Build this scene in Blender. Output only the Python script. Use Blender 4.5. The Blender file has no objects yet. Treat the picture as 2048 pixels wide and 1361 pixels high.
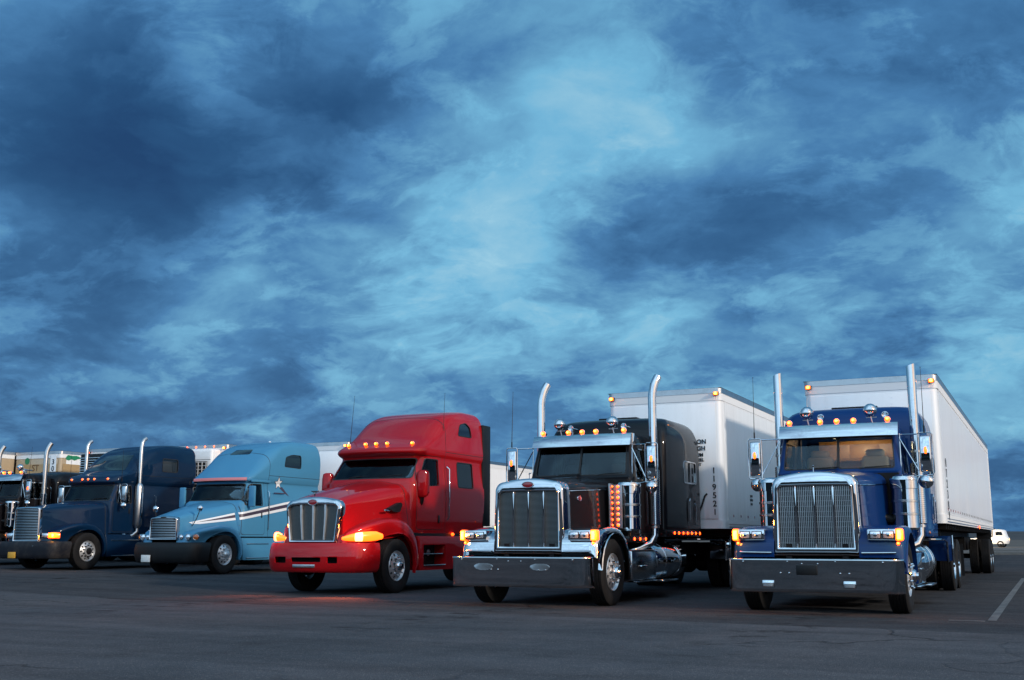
import bpy, bmesh, math, random
from mathutils import Vector, Matrix
R = math.radians
PI = math.pi
random.seed(7)
scene = bpy.context.scene
COL = scene.collection

# ------------------------------------------------------------------ camera
cam_d = bpy.data.cameras.new('camera')
cam = bpy.data.objects.new('camera', cam_d); COL.objects.link(cam)
cam_d.sensor_width = 36.0
cam_d.lens = 36.0 * 2215 / 2048
cam_d.clip_end = 20000
cam.location = (0, 0, 1.054)
cam.rotation_euler = (PI / 2 + .178, 0, .448)
scene.camera = cam

# ------------------------------------------------------------------ sky, sun, exposure
SUN_FROM = Vector((1.73, -.48, .60)).normalized()      # direction towards the sun
world = bpy.data.worlds.new('World'); scene.world = world
world.use_nodes = True


class NT:
    """small node-tree helper"""
    def __init__(s, tree):
        s.t = tree; s.n = tree.nodes; s.l = tree.links

    def new(s, kind, **kw):
        n = s.n.new(kind)
        for k, v in kw.items():
            setattr(n, k, v)
        return n

    def put(s, sock, v):
        if hasattr(v, 'is_output'):
            s.l.new(v, sock)
        else:
            sock.default_value = v

    def math(s, op, a, b=0.0, c=0.0, clamp=False):
        n = s.new('ShaderNodeMath', operation=op, use_clamp=clamp)
        s.put(n.inputs[0], a); s.put(n.inputs[1], b); s.put(n.inputs[2], c)
        return n.outputs[0]

    def vmath(s, op, a, b=(0, 0, 0)):
        n = s.new('ShaderNodeVectorMath', operation=op)
        s.put(n.inputs[0], a); s.put(n.inputs[1], b)
        return n

    def noise(s, vec, scale, detail=6, rough=.55, dist=0.0, dims='3D'):
        n = s.new('ShaderNodeTexNoise', noise_dimensions=dims)
        if vec is not None:
            s.put(n.inputs['Vector'], vec)
        n.inputs['Scale'].default_value = scale
        n.inputs['Detail'].default_value = detail
        n.inputs['Roughness'].default_value = rough
        n.inputs['Distortion'].default_value = dist
        return n.outputs[0]

    def ramp(s, fac, stops, interp='LINEAR'):
        n = s.new('ShaderNodeValToRGB')
        cr = n.color_ramp; cr.interpolation = interp
        while len(cr.elements) < len(stops):
            cr.elements.new(.5)
        for e, (p, c) in zip(cr.elements, stops):
            e.position = p
            e.color = (c, c, c, 1) if isinstance(c, (int, float)) else (*c, 1)
        s.put(n.inputs[0], fac)
        return n.outputs[0]

    def mix(s, fac, a, b, blend='MIX'):
        n = s.new('ShaderNodeMix', data_type='RGBA', blend_type=blend)
        s.put(n.inputs[0], fac)
        for i, v in ((6, a), (7, b)):
            s.put(n.inputs[i], (*v, 1) if isinstance(v, tuple) and len(v) == 3 else v)
        return n.outputs[2]

    def map(s, v, a, b, c=0.0, d=1.0, smooth=True):
        n = s.new('ShaderNodeMapRange')
        n.interpolation_type = 'SMOOTHSTEP' if smooth else 'LINEAR'
        for i, x in enumerate((v, a, b, c, d)):
            s.put(n.inputs[i], x)
        return n.outputs[0]


def build_world():
    N = NT(world.node_tree)
    N.n.clear()
    out = N.new('ShaderNodeOutputWorld')
    bg = N.new('ShaderNodeBackground')
    bg.inputs['Strength'].default_value = .10
    N.l.new(bg.outputs[0], out.inputs[0])
    sky = N.new('ShaderNodeTexSky', sky_type='NISHITA')
    sky.sun_disc = False
    sky.sun_elevation = math.asin(SUN_FROM.z)
    sky.sun_rotation = math.atan2(SUN_FROM.x, SUN_FROM.y)
    sky.air_density = 1.3; sky.dust_density = 1.2; sky.ozone_density = 3.0
    tc = N.new('ShaderNodeTexCoord')
    d = tc.outputs['Generated']
    sep = N.new('ShaderNodeSeparateXYZ'); N.l.new(d, sep.inputs[0])
    zz = N.math('ADD', N.math('MAXIMUM', sep.outputs[2], 0.0), .36)
    cmb = N.new('ShaderNodeCombineXYZ')
    N.l.new(N.math('DIVIDE', sep.outputs[0], zz), cmb.inputs[0])
    N.l.new(N.math('DIVIDE', sep.outputs[1], zz), cmb.inputs[1])
    p = cmb.outputs[0]

    def layer(rot, scl, loc, warp, wscale):
        mp = N.new('ShaderNodeMapping')
        mp.inputs['Rotation'].default_value = (0, 0, R(rot))
        mp.inputs['Scale'].default_value = (*scl, 1)
        mp.inputs['Location'].default_value = (*loc, 0)
        N.l.new(p, mp.inputs[0])
        w = N.new('ShaderNodeTexNoise'); N.l.new(mp.outputs[0], w.inputs['Vector'])
        w.inputs['Scale'].default_value = wscale; w.inputs['Detail'].default_value = 4
        c = N.vmath('SUBTRACT', w.outputs[1], (.5, .5, .5))
        sc = N.vmath('SCALE', c.outputs[0]); sc.inputs[3].default_value = warp
        return N.vmath('ADD', mp.outputs[0], sc.outputs[0]).outputs[0], sc.outputs[0]
    a, wob = layer(-25, (1.0, 1.05), (3.3, 1.7), .30, 2.6)
    b, _ = layer(-29, (1.0, 1.10), (8.1, 4.2), .22, 4.0)
    e, _ = layer(-22, (1.0, 1.15), (1.4, 6.3), .34, 2.4)
    big = N.noise(a, 1.1, 2, .5)
    puff = N.noise(a, 2.3, 10, .60)
    high = N.noise(b, 4.2, 10, .62)
    edge = N.noise(e, 1.9, 11, .60)
    # main cloud masses as soft lobes round fixed sky directions
    dw = N.vmath('SCALE', wob); dw.inputs[3].default_value = .45
    dv = N.vmath('ADD', d, dw.outputs[0]).outputs[0]
    v = N.math('MULTIPLY_ADD', puff, .72, N.math('MULTIPLY_ADD', big, .30, .015))
    for az, el, rad, amt in LOBES:
        dd = (math.sin(R(az)) * math.cos(R(el)), math.cos(R(az)) * math.cos(R(el)), math.sin(R(el)))
        dist = N.vmath('DISTANCE', dv, dd).outputs[1]
        v = N.math('ADD', v, N.map(dist, 0.0, R(rad), amt, 0.0))
    v = N.math('MULTIPLY_ADD', N.math('SUBTRACT', high, .5), .40, v)
    v = N.math('ADD', v, N.map(edge, .46, .56, -.055, .06))
    v = N.math('ADD', v, N.map(N.noise(e, 5.2, 10, .64), .48, .60, -.03, .055))
    bank = N.map(sep.outputs[2], .03, .17, -.05, .02)     # thicker cloud low down
    v = N.math('ADD', v, bank)
    col = N.ramp(v, SKYRAMP)
    # clear sky of the sinking sun shows through the thin places
    thin = N.map(v, .45, .8, .04, .22)
    c10 = N.vmath('SCALE', col); c10.inputs[3].default_value = 10.0
    cc = N.mix(thin, c10.outputs[0], sky.outputs[0])
    # the bright western half of the evening sky
    wd = Vector((.55, -.835, .0))
    sd = N.vmath('DOT_PRODUCT', d, tuple(wd)).outputs[1]
    west = N.math('MULTIPLY', N.map(sd, -.35, .75, 0.0, 1.0), N.map(v, .25, .75, .55, 1.0))
    sg = N.vmath('DOT_PRODUCT', d, tuple(SUN_FROM)).outputs[1]
    glow = N.mix(N.map(sg, .70, 1.0, 0, 1), (WEST[0], WEST[1], WEST[2]), (15.0, 9.0, 4.0))
    litv = N.vmath('SCALE', glow); N.put(litv.inputs[3], west)
    fin = N.vmath('ADD', cc, litv.outputs[0])
    N.l.new(fin.outputs[0], bg.inputs[0])


WEST = (8.0, 11.0, 13.6)
SKYRAMP = [(.02, (.010, .050, .150)), (.20, (.018, .080, .205)), (.34, (.034, .124, .285)), (.46, (.066, .212, .435)),
           (.56, (.118, .335, .56)), (.68, (.18, .51, .76)), (.85, (.36, .68, .86))]
# azimuth from +y towards +x, elevation, radius (degrees), amount
LOBES = [(-40.3, 23.4, 14.0, -0.24), (-48.1, 17.8, 9.8, -0.17), (-30.2, 23.3, 7.8, -0.22), (-36.0, 20.1, 7.2, -0.17), (-46.1, 15.9, 7.2, -0.15), (-24.7, 25.6, 5.7, -0.12), 
         (-13.7, 14.8, 5.2, -0.1), (-9.6, 15.0, 3.9, -0.05), (-5.1, 14.4, 3.9, -0.05), (-18.4, 14.2, 3.4, -0.05), (-34.0, 7.0, 8.8, -0.13), (-48.9, 6.8, 8.8, -0.13), 
         (-25.5, 8.9, 5.7, -0.05), (-45.0, 9.1, 4.1, -0.04), (-32.7, 15.5, 3.4, -0.05), (-19.3, 20.1, 5.9, 0.13), (-15.1, 18.4, 4.9, 0.12), (-26.3, 16.6, 5.7, 0.13), 
         (-22.2, 22.1, 3.9, 0.1), (-29.8, 17.4, 3.1, 0.05), (-16.8, 21.7, 4.1, 0.08), (-48.2, 13.0, 3.4, 0.12), (-40.6, 12.9, 4.1, 0.1), (-44.1, 11.2, 4.4, 0.1), 
         (-33.1, 12.2, 5.7, 0.12), (-25.5, 12.5, 6.2, 0.12), (-19.7, 10.9, 5.2, 0.07), (-34.1, 9.6, 3.9, 0.04), (-2.9, 22.0, 10.9, 0.03), (-9.1, 20.6, 6.7, 0.05), 
         (-2.4, 9.1, 4.4, 0.12), (-51.6, 24.2, 5.7, 0.1), (-43.0, 25.7, 3.6, 0.06)]
build_world()

sun_d = bpy.data.lights.new('sun', 'SUN')
sun_d.energy = 2.3
sun_d.angle = R(3.5)
sun_d.color = (1.0, .87, .73)
sun = bpy.data.objects.new('sun', sun_d); COL.objects.link(sun)
sun.rotation_euler = (-SUN_FROM).to_track_quat('-Z', 'Y').to_euler()
sun.location = (20, -30, 20)

scene.view_settings.view_transform = 'Standard'
scene.view_settings.look = 'None'
scene.view_settings.exposure = 0.0
scene.view_settings.gamma = 1.0
scene.cycles.use_denoising = True
scene.cycles.max_bounces = 8
scene.cycles.transparent_max_bounces = 16
scene.cycles.caustics_reflective = False
scene.cycles.caustics_refractive = False
scene.cycles.sample_clamp_indirect = 4.0

# ------------------------------------------------------------------ materials
MATS = {}


def princ(name, col, rough=.5, metal=0.0, coat=0.0, spec=.5, emit=None, estr=0.0):
    m = bpy.data.materials.new(name); m.use_nodes = True
    b = m.node_tree.nodes['Principled BSDF']
    b.inputs['Base Color'].default_value = (*col, 1)
    b.inputs['Roughness'].default_value = rough
    b.inputs['Metallic'].default_value = metal
    b.inputs['Coat Weight'].default_value = coat
    b.inputs['Coat Roughness'].default_value = .04
    b.inputs['Specular IOR Level'].default_value = spec
    if emit:
        b.inputs['Emission Color'].default_value = (*emit, 1)
        b.inputs['Emission Strength'].default_value = estr
    MATS[name] = m
    return m


def soil(m, scale=2.0, amt=.35, dirt=(.10, .085, .07), rough_var=.15, lo=.48, hi=.75):
    """uneven road film and wear over a plain material"""
    N = NT(m.node_tree)
    b = N.n['Principled BSDF']
    tc = N.new('ShaderNodeTexCoord')
    v = tc.outputs['Object']
    n1 = N.noise(v, scale, 8, .65, .3)
    n2 = N.noise(v, scale * 9, 5, .6)
    f = N.map(N.math('MULTIPLY_ADD', n2, .35, N.math('MULTIPLY', n1, .75)), lo, hi, 0, amt)
    base = tuple(b.inputs['Base Color'].default_value)
    N.put(b.inputs['Base Color'], N.mix(f, base, (*dirt, 1)))
    r0 = b.inputs['Roughness'].default_value
    N.put(b.inputs['Roughness'], N.math('MULTIPLY_ADD', n1, rough_var, max(r0 - rough_var * .45, .02)))
    return m


def paint(name, col, coat=.45, rough=.5, dirt=.12):
    m = soil(princ(name, col, rough, 0, coat, .08), 1.3, dirt, rough_var=.12)
    m.node_tree.nodes['Principled BSDF'].inputs['Coat Roughness'].default_value = .025
    return m


BLUE = paint('blue_paint', (.0012, .026, .125), dirt=.02)
BLACKP = paint('black_paint', (.005, .005, .007), dirt=.03)
REDP = paint('red_paint', (.34, .0028, .006), .7, dirt=.015)
SKYP = paint('light_blue_paint', (.055, .215, .37), dirt=.04)
NAVY = paint('navy_paint', (.0008, .014, .044), dirt=.02)
CHROME = soil(princ('chrome', (.62, .63, .65), .022, 1), 3, .25, (.30, .29, .28), .02)
BCHROME = soil(princ('bumper_chrome', (.52, .53, .54), .02, 1), 2, .25, (.22, .21, .20), .02)
ALU = soil(princ('polished_aluminium', (.60, .61, .62), .18, 1), 5, .25, (.3, .3, .3), .15)
RIMM = soil(princ('wheel_alloy', (.66, .68, .70), .36, .75), 6, .2, (.3, .3, .3), .15)
STEEL = soil(princ('brushed_steel', (.52, .52, .53), .32, 1), 4, .3, (.22, .2, .18), .2)
RUBBER = soil(princ('tyre_rubber', (.009, .009, .010), .75, spec=.2), 4, .3, (.03, .028, .026), .2)
BLACK = soil(princ('black_plastic', (.006, .006, .007), .5, spec=.3), 4, .15, (.04, .037, .034), .2)
SEAL = princ('rubber_seal', (.01, .01, .011), .6)
FRAME = soil(princ('chassis_black', (.006, .006, .007), .6, spec=.2), 3, .3, (.03, .026, .022), .2)
DARK = princ('dark_recess', (.004, .004, .005), .8)
TAN = soil(princ('tan_upholstery', (.44, .25, .14), .75), 8, .2, (.2, .13, .09))
WOOD = soil(princ('cabinet_veneer', (.40, .20, .07), .45), 3, .5, (.2, .09, .03))
GREYI = princ('grey_interior', (.07, .065, .06), .7)
GLASSC = princ('lamp_glass', (.75, .80, .85), .08, .75, 1)
WHITEP = soil(princ('white_paint', (.80, .81, .82), .4, 0, .3), .9, .25, (.45, .43, .40), .15)
STRIPEW = princ('white_decal', (.75, .76, .78), .4)
STRIPED = princ('dark_decal', (.05, .035, .06), .4)
INK = princ('black_ink', (.01, .01, .012), .5)
GREEN = princ('green_ink', (.01, .20, .09), .5)
EMBLEM = princ('red_enamel', (.22, .01, .015), .25, 0, 1)
PLATEW = soil(princ('plate_white', (.72, .72, .70), .5), 30, .3)
PLATEY = soil(princ('plate_yellow', (.65, .33, .03), .5), 30, .3)
REFLECT = princ('red_reflector', (.25, .01, .01), .25, 0, 1)
CHPAINT = princ('grey_rail_paint', (.74, .75, .76), .45)


def emis(name, col, s, base=(.5, .2, .02)):
    return princ(name, base, .25, 0, .6, emit=col, estr=s)


AMBER = emis('amber_lit', (1.0, .085, .004), 5.0)
AMBERC = emis('amber_core', (1.0, .34, .025), 22.0)
ORANGE = emis('orange_lit', (1.0, .052, .003), 11.0, (.5, .1, .01))
REDLIT = emis('red_lit', (1.0, .03, .012), 3.0, (.4, .01, .01))
WARMW = emis('warm_headlamp', (1.0, .55, .20), 3.2, (.7, .6, .4))
PINKM = emis('dim_marker', (1.0, .30, .3), .22, (.30, .10, .11))
PANEL = princ('lamp_panel_steel', (.30, .29, .29), .38, 1)
DOME = emis('dome_lit', (1.0, .62, .30), 10.0)
AMBOFF = princ('amber_unlit', (.45, .10, .015), .2, 0, 1)


def make_glass():
    m = bpy.data.materials.new('tinted_glass'); m.use_nodes = True
    N = NT(m.node_tree); N.n.clear()
    o = N.new('ShaderNodeOutputMaterial')
    t = N.new('ShaderNodeBsdfTransparent'); t.inputs[0].default_value = (.80, .88, .90, 1)
    g = N.new('ShaderNodeBsdfGlossy'); g.inputs['Roughness'].default_value = .02
    g.inputs[0].default_value = (.50, .56, .60, 1)
    fr = N.new('ShaderNodeFresnel'); fr.inputs[0].default_value = 1.52
    mx = N.new('ShaderNodeMixShader')
    N.l.new(N.math('MULTIPLY', fr.outputs[0], 1.0), mx.inputs[0])
    N.l.new(t.outputs[0], mx.inputs[1]); N.l.new(g.outputs[0], mx.inputs[2])
    N.l.new(mx.outputs[0], o.inputs[0])
    return m


GLASS = make_glass()
DGLASS = princ('dark_glass', (.006, .008, .009), .04, 0, .5)


def make_trailer_paint(name, col, dirt=(.42, .40, .37), amt=.5):
    m = princ(name, col, .38, 0, .25)
    N = NT(m.node_tree); b = N.n['Principled BSDF']
    tc = N.new('ShaderNodeNewGeometry')
    mp = N.new('ShaderNodeMapping'); N.l.new(tc.outputs['Position'], mp.inputs[0])
    mp.inputs['Scale'].default_value = (3.0, 3.0, .35)     # rain streaks run down
    st = N.noise(mp.outputs[0], 2.2, 8, .65)
    bl = N.noise(tc.outputs['Position'], .6, 6, .6)
    f = N.map(N.math('MULTIPLY_ADD', st, .6, N.math('MULTIPLY', bl, .45)), .45, .75, 0, amt)
    sp = N.new('ShaderNodeSeparateXYZ'); N.l.new(tc.outputs['Position'], sp.inputs[0])
    low = N.math('MULTIPLY', N.map(sp.outputs[2], 2.0, 1.2, 0, .55), N.map(st, .35, .62, .2, 1))     # road spray along the bottom
    f = N.math('MAXIMUM', f, low)
    N.put(b.inputs['Base Color'], N.mix(f, col, dirt))
    N.put(b.inputs['Roughness'], N.math('MULTIPLY_ADD', bl, .3, .22))
    return m


TRW = make_trailer_paint('trailer_white', (.84, .85, .86), amt=.22)
TRW2 = make_trailer_paint('trailer_front_white', (.84, .86, .88), amt=.16)
TRB = make_trailer_paint('trailer_beige', (.42, .33, .22), (.3, .24, .17), .4)
TRT = make_trailer_paint('trailer_tan', (.40, .27, .13), (.3, .2, .1), .4)


def make_asphalt(name, base, speck, rough=.78):
    m = princ(name, base, rough, 0, 0, 0.0)
    N = NT(m.node_tree); b = N.n['Principled BSDF']
    g = N.new('ShaderNodeNewGeometry')
    v = g.outputs['Position']
    big = N.noise(v, .16, 6, .6, .6)
    mp = N.new('ShaderNodeMapping'); N.l.new(v, mp.inputs[0])
    mp.inputs['Scale'].default_value = (.12, 1.0, 1)
    mp.inputs['Rotation'].default_value = (0, 0, R(6))
    streak = N.noise(mp.outputs[0], 1.1, 8, .62, .4)
    med = N.noise(v, 2.2, 7, .65)
    fine = N.noise(v, 55, 4, .7)
    grit = N.new('ShaderNodeTexVoronoi'); grit.inputs['Scale'].default_value = 95
    N.l.new(v, grit.inputs['Vector'])
    # wear and stain tone
    t = N.math('MULTIPLY_ADD', big, .40, N.math('MULTIPLY_ADD', streak, .40, N.math('MULTIPLY', med, .25)))
    tone = N.map(t, .36, .70, .74, 1.28)
    c = N.mix(N.map(big, .35, .65), base, tuple(x * y for x, y in zip(base, (1.10, .98, .93))))
    stone = N.map(grit.outputs['Color'], .55, .95, 0, .55)
    c = N.mix(N.math('MULTIPLY', stone, N.map(fine, .4, .62)), c, speck)
    sc = N.vmath('SCALE', c); N.put(sc.inputs[3], tone)
    # hairline cracks
    vo = N.new('ShaderNodeTexVoronoi', feature='DISTANCE_TO_EDGE'); vo.inputs['Scale'].default_value = .22
    wv = N.new('ShaderNodeTexNoise'); N.l.new(v, wv.inputs['Vector'])
    wv.inputs['Scale'].default_value = .9; wv.inputs['Detail'].default_value = 6
    wsc = N.vmath('SCALE', wv.outputs[1]); wsc.inputs[3].default_value = 1.6
    N.l.new(N.vmath('ADD', v, wsc.outputs[0]).outputs[0], vo.inputs['Vector'])
    crack = N.map(vo.outputs['Distance'], .002, .011, 1, 0)
    crack = N.math('MULTIPLY', crack, N.map(big, .45, .6))
    cc = N.mix(N.math('MULTIPLY', crack, .45), sc.outputs[0], (.006, .006, .006))
    # oil drips
    oil = N.map(N.noise(v, .55, 5, .6), .66, .78, 0, .6)
    cc = N.mix(oil, cc, (.012, .011, .011))
    # drips along the stall centres, tyre polish either side
    sp = N.new('ShaderNodeSeparateXYZ'); N.l.new(v, sp.inputs[0])
    drip = None
    for xc in (-3.08, -7.62, -13.0, -21.9, -26.7):
        ax = N.math('ABSOLUTE', N.math('SUBTRACT', sp.outputs[0], xc))
        k = N.math('ADD', N.map(ax, .1, .75, 1, 0), N.math('MULTIPLY', N.map(N.math('ABSOLUTE', N.math('SUBTRACT', ax, 1.03)), .1, .3, 1, 0), .45))
        drip = k if drip is None else N.math('MAXIMUM', drip, k)
    blot = N.map(N.noise(v, 1.7, 8, .68, .3), .50, .64)
    far = N.math('MULTIPLY', N.map(sp.outputs[1], 8.0, 15.5, .15, 1), N.math('MULTIPLY', drip, blot))
    cc = N.mix(N.math('MULTIPLY', far, .72), cc, (.014, .013, .013))
    N.put(b.inputs['Base Color'], cc)
    N.put(b.inputs['Roughness'], N.math('MULTIPLY_ADD', med, .35, rough - .28))
    bp = N.new('ShaderNodeBump'); bp.inputs['Strength'].default_value = .55
    bp.inputs['Distance'].default_value = .006
    hh = N.math('ADD', N.math('MULTIPLY', grit.outputs['Distance'], 1.0), N.math('MULTIPLY_ADD', fine, .8, N.math('MULTIPLY', crack, -3)))
    N.l.new(hh, bp.inputs['Height'])
    N.l.new(bp.outputs[0], b.inputs['Normal'])
    return m


ASPH = make_asphalt('asphalt_old', (.050, .055, .063), (.22, .21, .20))
ASPH2 = make_asphalt('asphalt_patch', (.070, .077, .088), (.28, .265, .255), .72)


def make_noisy(name, a, b_, scale, rough=.9):
    m = princ(name, a, rough, spec=.2)
    N = NT(m.node_tree); b = N.n['Principled BSDF']
    g = N.new('ShaderNodeNewGeometry')
    n = N.noise(g.outputs['Position'], scale, 8, .65, .4)
    N.put(b.inputs['Base Color'], N.mix(N.map(n, .35, .65), a, b_))
    return m


DESERT = make_noisy('desert_soil', (.13, .105, .085), (.075, .07, .062), .03)
HILLM = make_noisy('hill_scrub', (.060, .058, .060), (.040, .042, .044), .01)
CONC = make_noisy('kerb_concrete', (.12, .115, .11), (.08, .078, .075), 1.5)


def make_line_paint():
    m = princ('worn_line_paint', (.62, .62, .58), .7)
    N = NT(m.node_tree); b = N.n['Principled BSDF']
    g = N.new('ShaderNodeNewGeometry')
    n = N.noise(g.outputs['Position'], 3.0, 8, .75, .5)
    N.put(b.inputs['Base Color'], N.mix(N.map(n, .42, .60), (.058, .058, .060), (.125, .125, .122)))
    return m


LINEP = make_line_paint()

# ------------------------------------------------------------------ mesh tools


class B:
    """collects shapes; out() links them as ONE mesh object"""
    def __init__(s):
        s.bm = bmesh.new()

    def _v(s, pts):
        return [s.bm.verts.new(p) for p in pts]

    def loft(s, rings, closed=True, cap0=True, cap1=True):
        vs = [s._v(r) for r in rings]
        n = len(vs[0]); m = n if closed else n - 1
        for a, b in zip(vs, vs[1:]):
            for i in range(m):
                j = (i + 1) % n
                s.bm.faces.new((a[i], a[j], b[j], b[i]))
        if closed and cap0: s.bm.faces.new(list(reversed(vs[0])))
        if closed and cap1: s.bm.faces.new(vs[-1])
        return s

    def box(s, x0, x1, y0, y1, z0, z1, bev=0.0, seg=2):
        v = s._v([(x, y, z) for z in (z0, z1) for y in (y0, y1) for x in (x0, x1)])
        fs = [s.bm.faces.new([v[i] for i in q]) for q in
              ((0, 2, 3, 1), (4, 5, 7, 6), (0, 1, 5, 4), (2, 6, 7, 3), (0, 4, 6, 2), (1, 3, 7, 5))]
        if bev:
            es = {e for f in fs for e in f.edges}
            bmesh.ops.bevel(s.bm, geom=list(es), offset=bev, segments=seg, affect='EDGES', profile=.5)
        return s

    def prism(s, poly, axis, a, b, bev=0.0):
        """poly: 2-D points; axis 'x': (y,z), 'y': (x,z), 'z': (x,y)"""
        def P(p, t):
            return {'x': (t, p[0], p[1]), 'y': (p[0], t, p[1]), 'z': (p[0], p[1], t)}[axis]
        r0 = s._v([P(p, a) for p in poly]); r1 = s._v([P(p, b) for p in poly])
        n = len(poly)
        fs = [s.bm.faces.new(r0), s.bm.faces.new(list(reversed(r1)))]
        for i in range(n):
            j = (i + 1) % n
            fs.append(s.bm.faces.new((r0[i], r1[i], r1[j], r0[j])))
        if bev:
            es = {e for f in fs[:2] for e in f.edges}
            bmesh.ops.bevel(s.bm, geom=list(es), offset=bev, segments=2, affect='EDGES', profile=.5)
        return s

    def cyl(s, p, q, r, n=16, r2=None):
        p, q = Vector(p), Vector(q); r2 = r if r2 is None else r2
        d = (q - p).normalized()
        u = d.orthogonal().normalized(); w = d.cross(u)
        A = [(math.cos(2 * PI * i / n), math.sin(2 * PI * i / n)) for i in range(n)]
        return s.loft([[p + (u * c + w * t) * r for c, t in A], [q + (u * c + w * t) * r2 for c, t in A]])

    def tube(s, pts, r, n=8):
        pts = [Vector(p) for p in pts]
        rings = []
        u = None
        for i, p in enumerate(pts):
            d = (pts[min(i + 1, len(pts) - 1)] - pts[max(i - 1, 0)]).normalized()
            u = d.orthogonal().normalized() if u is None else (u - d * u.dot(d)).normalized()
            w = d.cross(u)
            rr = r[i] if isinstance(r, (list, tuple)) else r
            rings.append([p + (u * math.cos(2 * PI * k / n) + w * math.sin(2 * PI * k / n)) * rr for k in range(n)])
        return s.loft(rings)

    def lathe(s, prof, o=(0, 0, 0), d=(0, 0, 1), n=24, cap0=True, cap1=True):
        """prof: (radius, distance along d)"""
        o, d = Vector(o), Vector(d).normalized()
        u = d.orthogonal().normalized(); w = d.cross(u)
        rings = [[o + d * h + (u * math.cos(2 * PI * k / n) + w * math.sin(2 * PI * k / n)) * max(r, 1e-4) for k in range(n)] for r, h in prof]
        return s.loft(rings, True, cap0, cap1)

    def sph(s, c, r, n=14, m=8, sc=(1, 1, 1)):
        c = Vector(c)
        rings = []
        for i in range(1, m):
            a = PI * i / m
            rings.append([c + Vector((math.sin(a) * math.cos(2 * PI * k / n) * sc[0], math.sin(a) * math.sin(2 * PI * k / n) * sc[1], -math.cos(a) * sc[2])) * r for k in range(n)])
        return s.loft(rings)

    def grid(s, rows):
        return s.loft(rows, closed=False)

    def mesh(s, recalc=True):
        if recalc:
            bmesh.ops.recalc_face_normals(s.bm, faces=s.bm.faces[:])
        me = bpy.data.meshes.new('m')
        s.bm.to_mesh(me); s.bm.free()
        return me

    def out(s, name, mat, parent=None, ang=38, solid=0.0, loc=None, flip=False):
        bmesh.ops.recalc_face_normals(s.bm, faces=s.bm.faces[:])
        if solid:
            bmesh.ops.solidify(s.bm, geom=s.bm.faces[:], thickness=solid)
            bmesh.ops.recalc_face_normals(s.bm, faces=s.bm.faces[:])
        me = bpy.data.meshes.new(name)
        s.bm.to_mesh(me); s.bm.free()
        return put(name, me, mat, parent, ang, loc)


def put(name, me, mat=None, parent=None, ang=38, loc=None, rot=None, fresh=True):
    if fresh:
        me.name = name
        if mat is not None:
            me.materials.clear(); me.materials.append(mat)
            me.polygons.foreach_set('material_index', [0] * len(me.polygons))
        if len(me.polygons):
            me.polygons.foreach_set('use_smooth', [True] * len(me.polygons))
            me.set_sharp_from_angle(angle=R(ang))
    o = bpy.data.objects.new(name, me); COL.objects.link(o)
    if parent is not None: o.parent = parent
    if loc is not None: o.location = loc
    if rot is not None: o.rotation_euler = rot
    return o


def thing(name, label, cat, loc=(0, 0, 0), rz=0.0, group=None):
    o = bpy.data.objects.new(name, None); COL.objects.link(o)
    o.empty_display_size = .3
    o.location = loc; o.rotation_euler = (0, 0, rz)
    o['label'] = label; o['category'] = cat
    if group: o['group'] = group
    return o


TMP = bpy.data.scenes.new('tmp')


def boolean(me, ops):
    """ops: list of (operation, mesh); returns a new mesh"""
    objs = [bpy.data.objects.new('b', me)]
    for op, m2 in ops:
        o2 = bpy.data.objects.new('c', m2); objs.append(o2)
        md = objs[0].modifiers.new('b', 'BOOLEAN'); md.operation = op; md.object = o2; md.solver = 'EXACT'
    for o in objs: TMP.collection.objects.link(o)
    vl = TMP.view_layers[0]; vl.update()
    res = bpy.data.meshes.new_from_object(objs[0].evaluated_get(vl.depsgraph))
    for o in objs: bpy.data.objects.remove(o)
    res.materials.clear()
    return res


def rounded(poly, r, n=4):
    """round the corners of a 2-D polygon"""
    out = []
    L = len(poly)
    for i in range(L):
        p0, p, p1 = Vector(poly[i - 1]), Vector(poly[i]), Vector(poly[(i + 1) % L])
        a = (p0 - p); b = (p1 - p)
        rr = min(r, a.length * .45, b.length * .45)
        A = p + a.normalized() * rr; C = p + b.normalized() * rr
        for k in range(n + 1):
            t = k / n
            q = A * (1 - t) ** 2 + p * 2 * t * (1 - t) + C * t * t
            out.append((q.x, q.y))
    return out


def grow(poly, d):
    """offset a polygon outward from its centroid, roughly"""
    cx = sum(p[0] for p in poly) / len(poly); cy = sum(p[1] for p in poly) / len(poly)
    hx = max(abs(p[0] - cx) for p in poly); hy = max(abs(p[1] - cy) for p in poly)
    return [(cx + (p[0] - cx) * (1 + d / hx), cy + (p[1] - cy) * (1 + d / hy)) for p in poly]


def catmull(rows, sub):
    out = []
    for i in range(len(rows) - 1):
        p0, p1, p2, p3 = rows[max(i - 1, 0)], rows[i], rows[i + 1], rows[min(i + 2, len(rows) - 1)]
        for k in range(sub):
            t = k / sub
            out.append([.5 * ((2 * b) + (-a + c) * t + (2 * a - 5 * b + 4 * c - d) * t * t + (-a + 3 * b - 3 * c + d) * t ** 3)
                        for a, b, c, d in zip(p0, p1, p2, p3)])
    out.append(list(rows[-1]))
    return out


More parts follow.
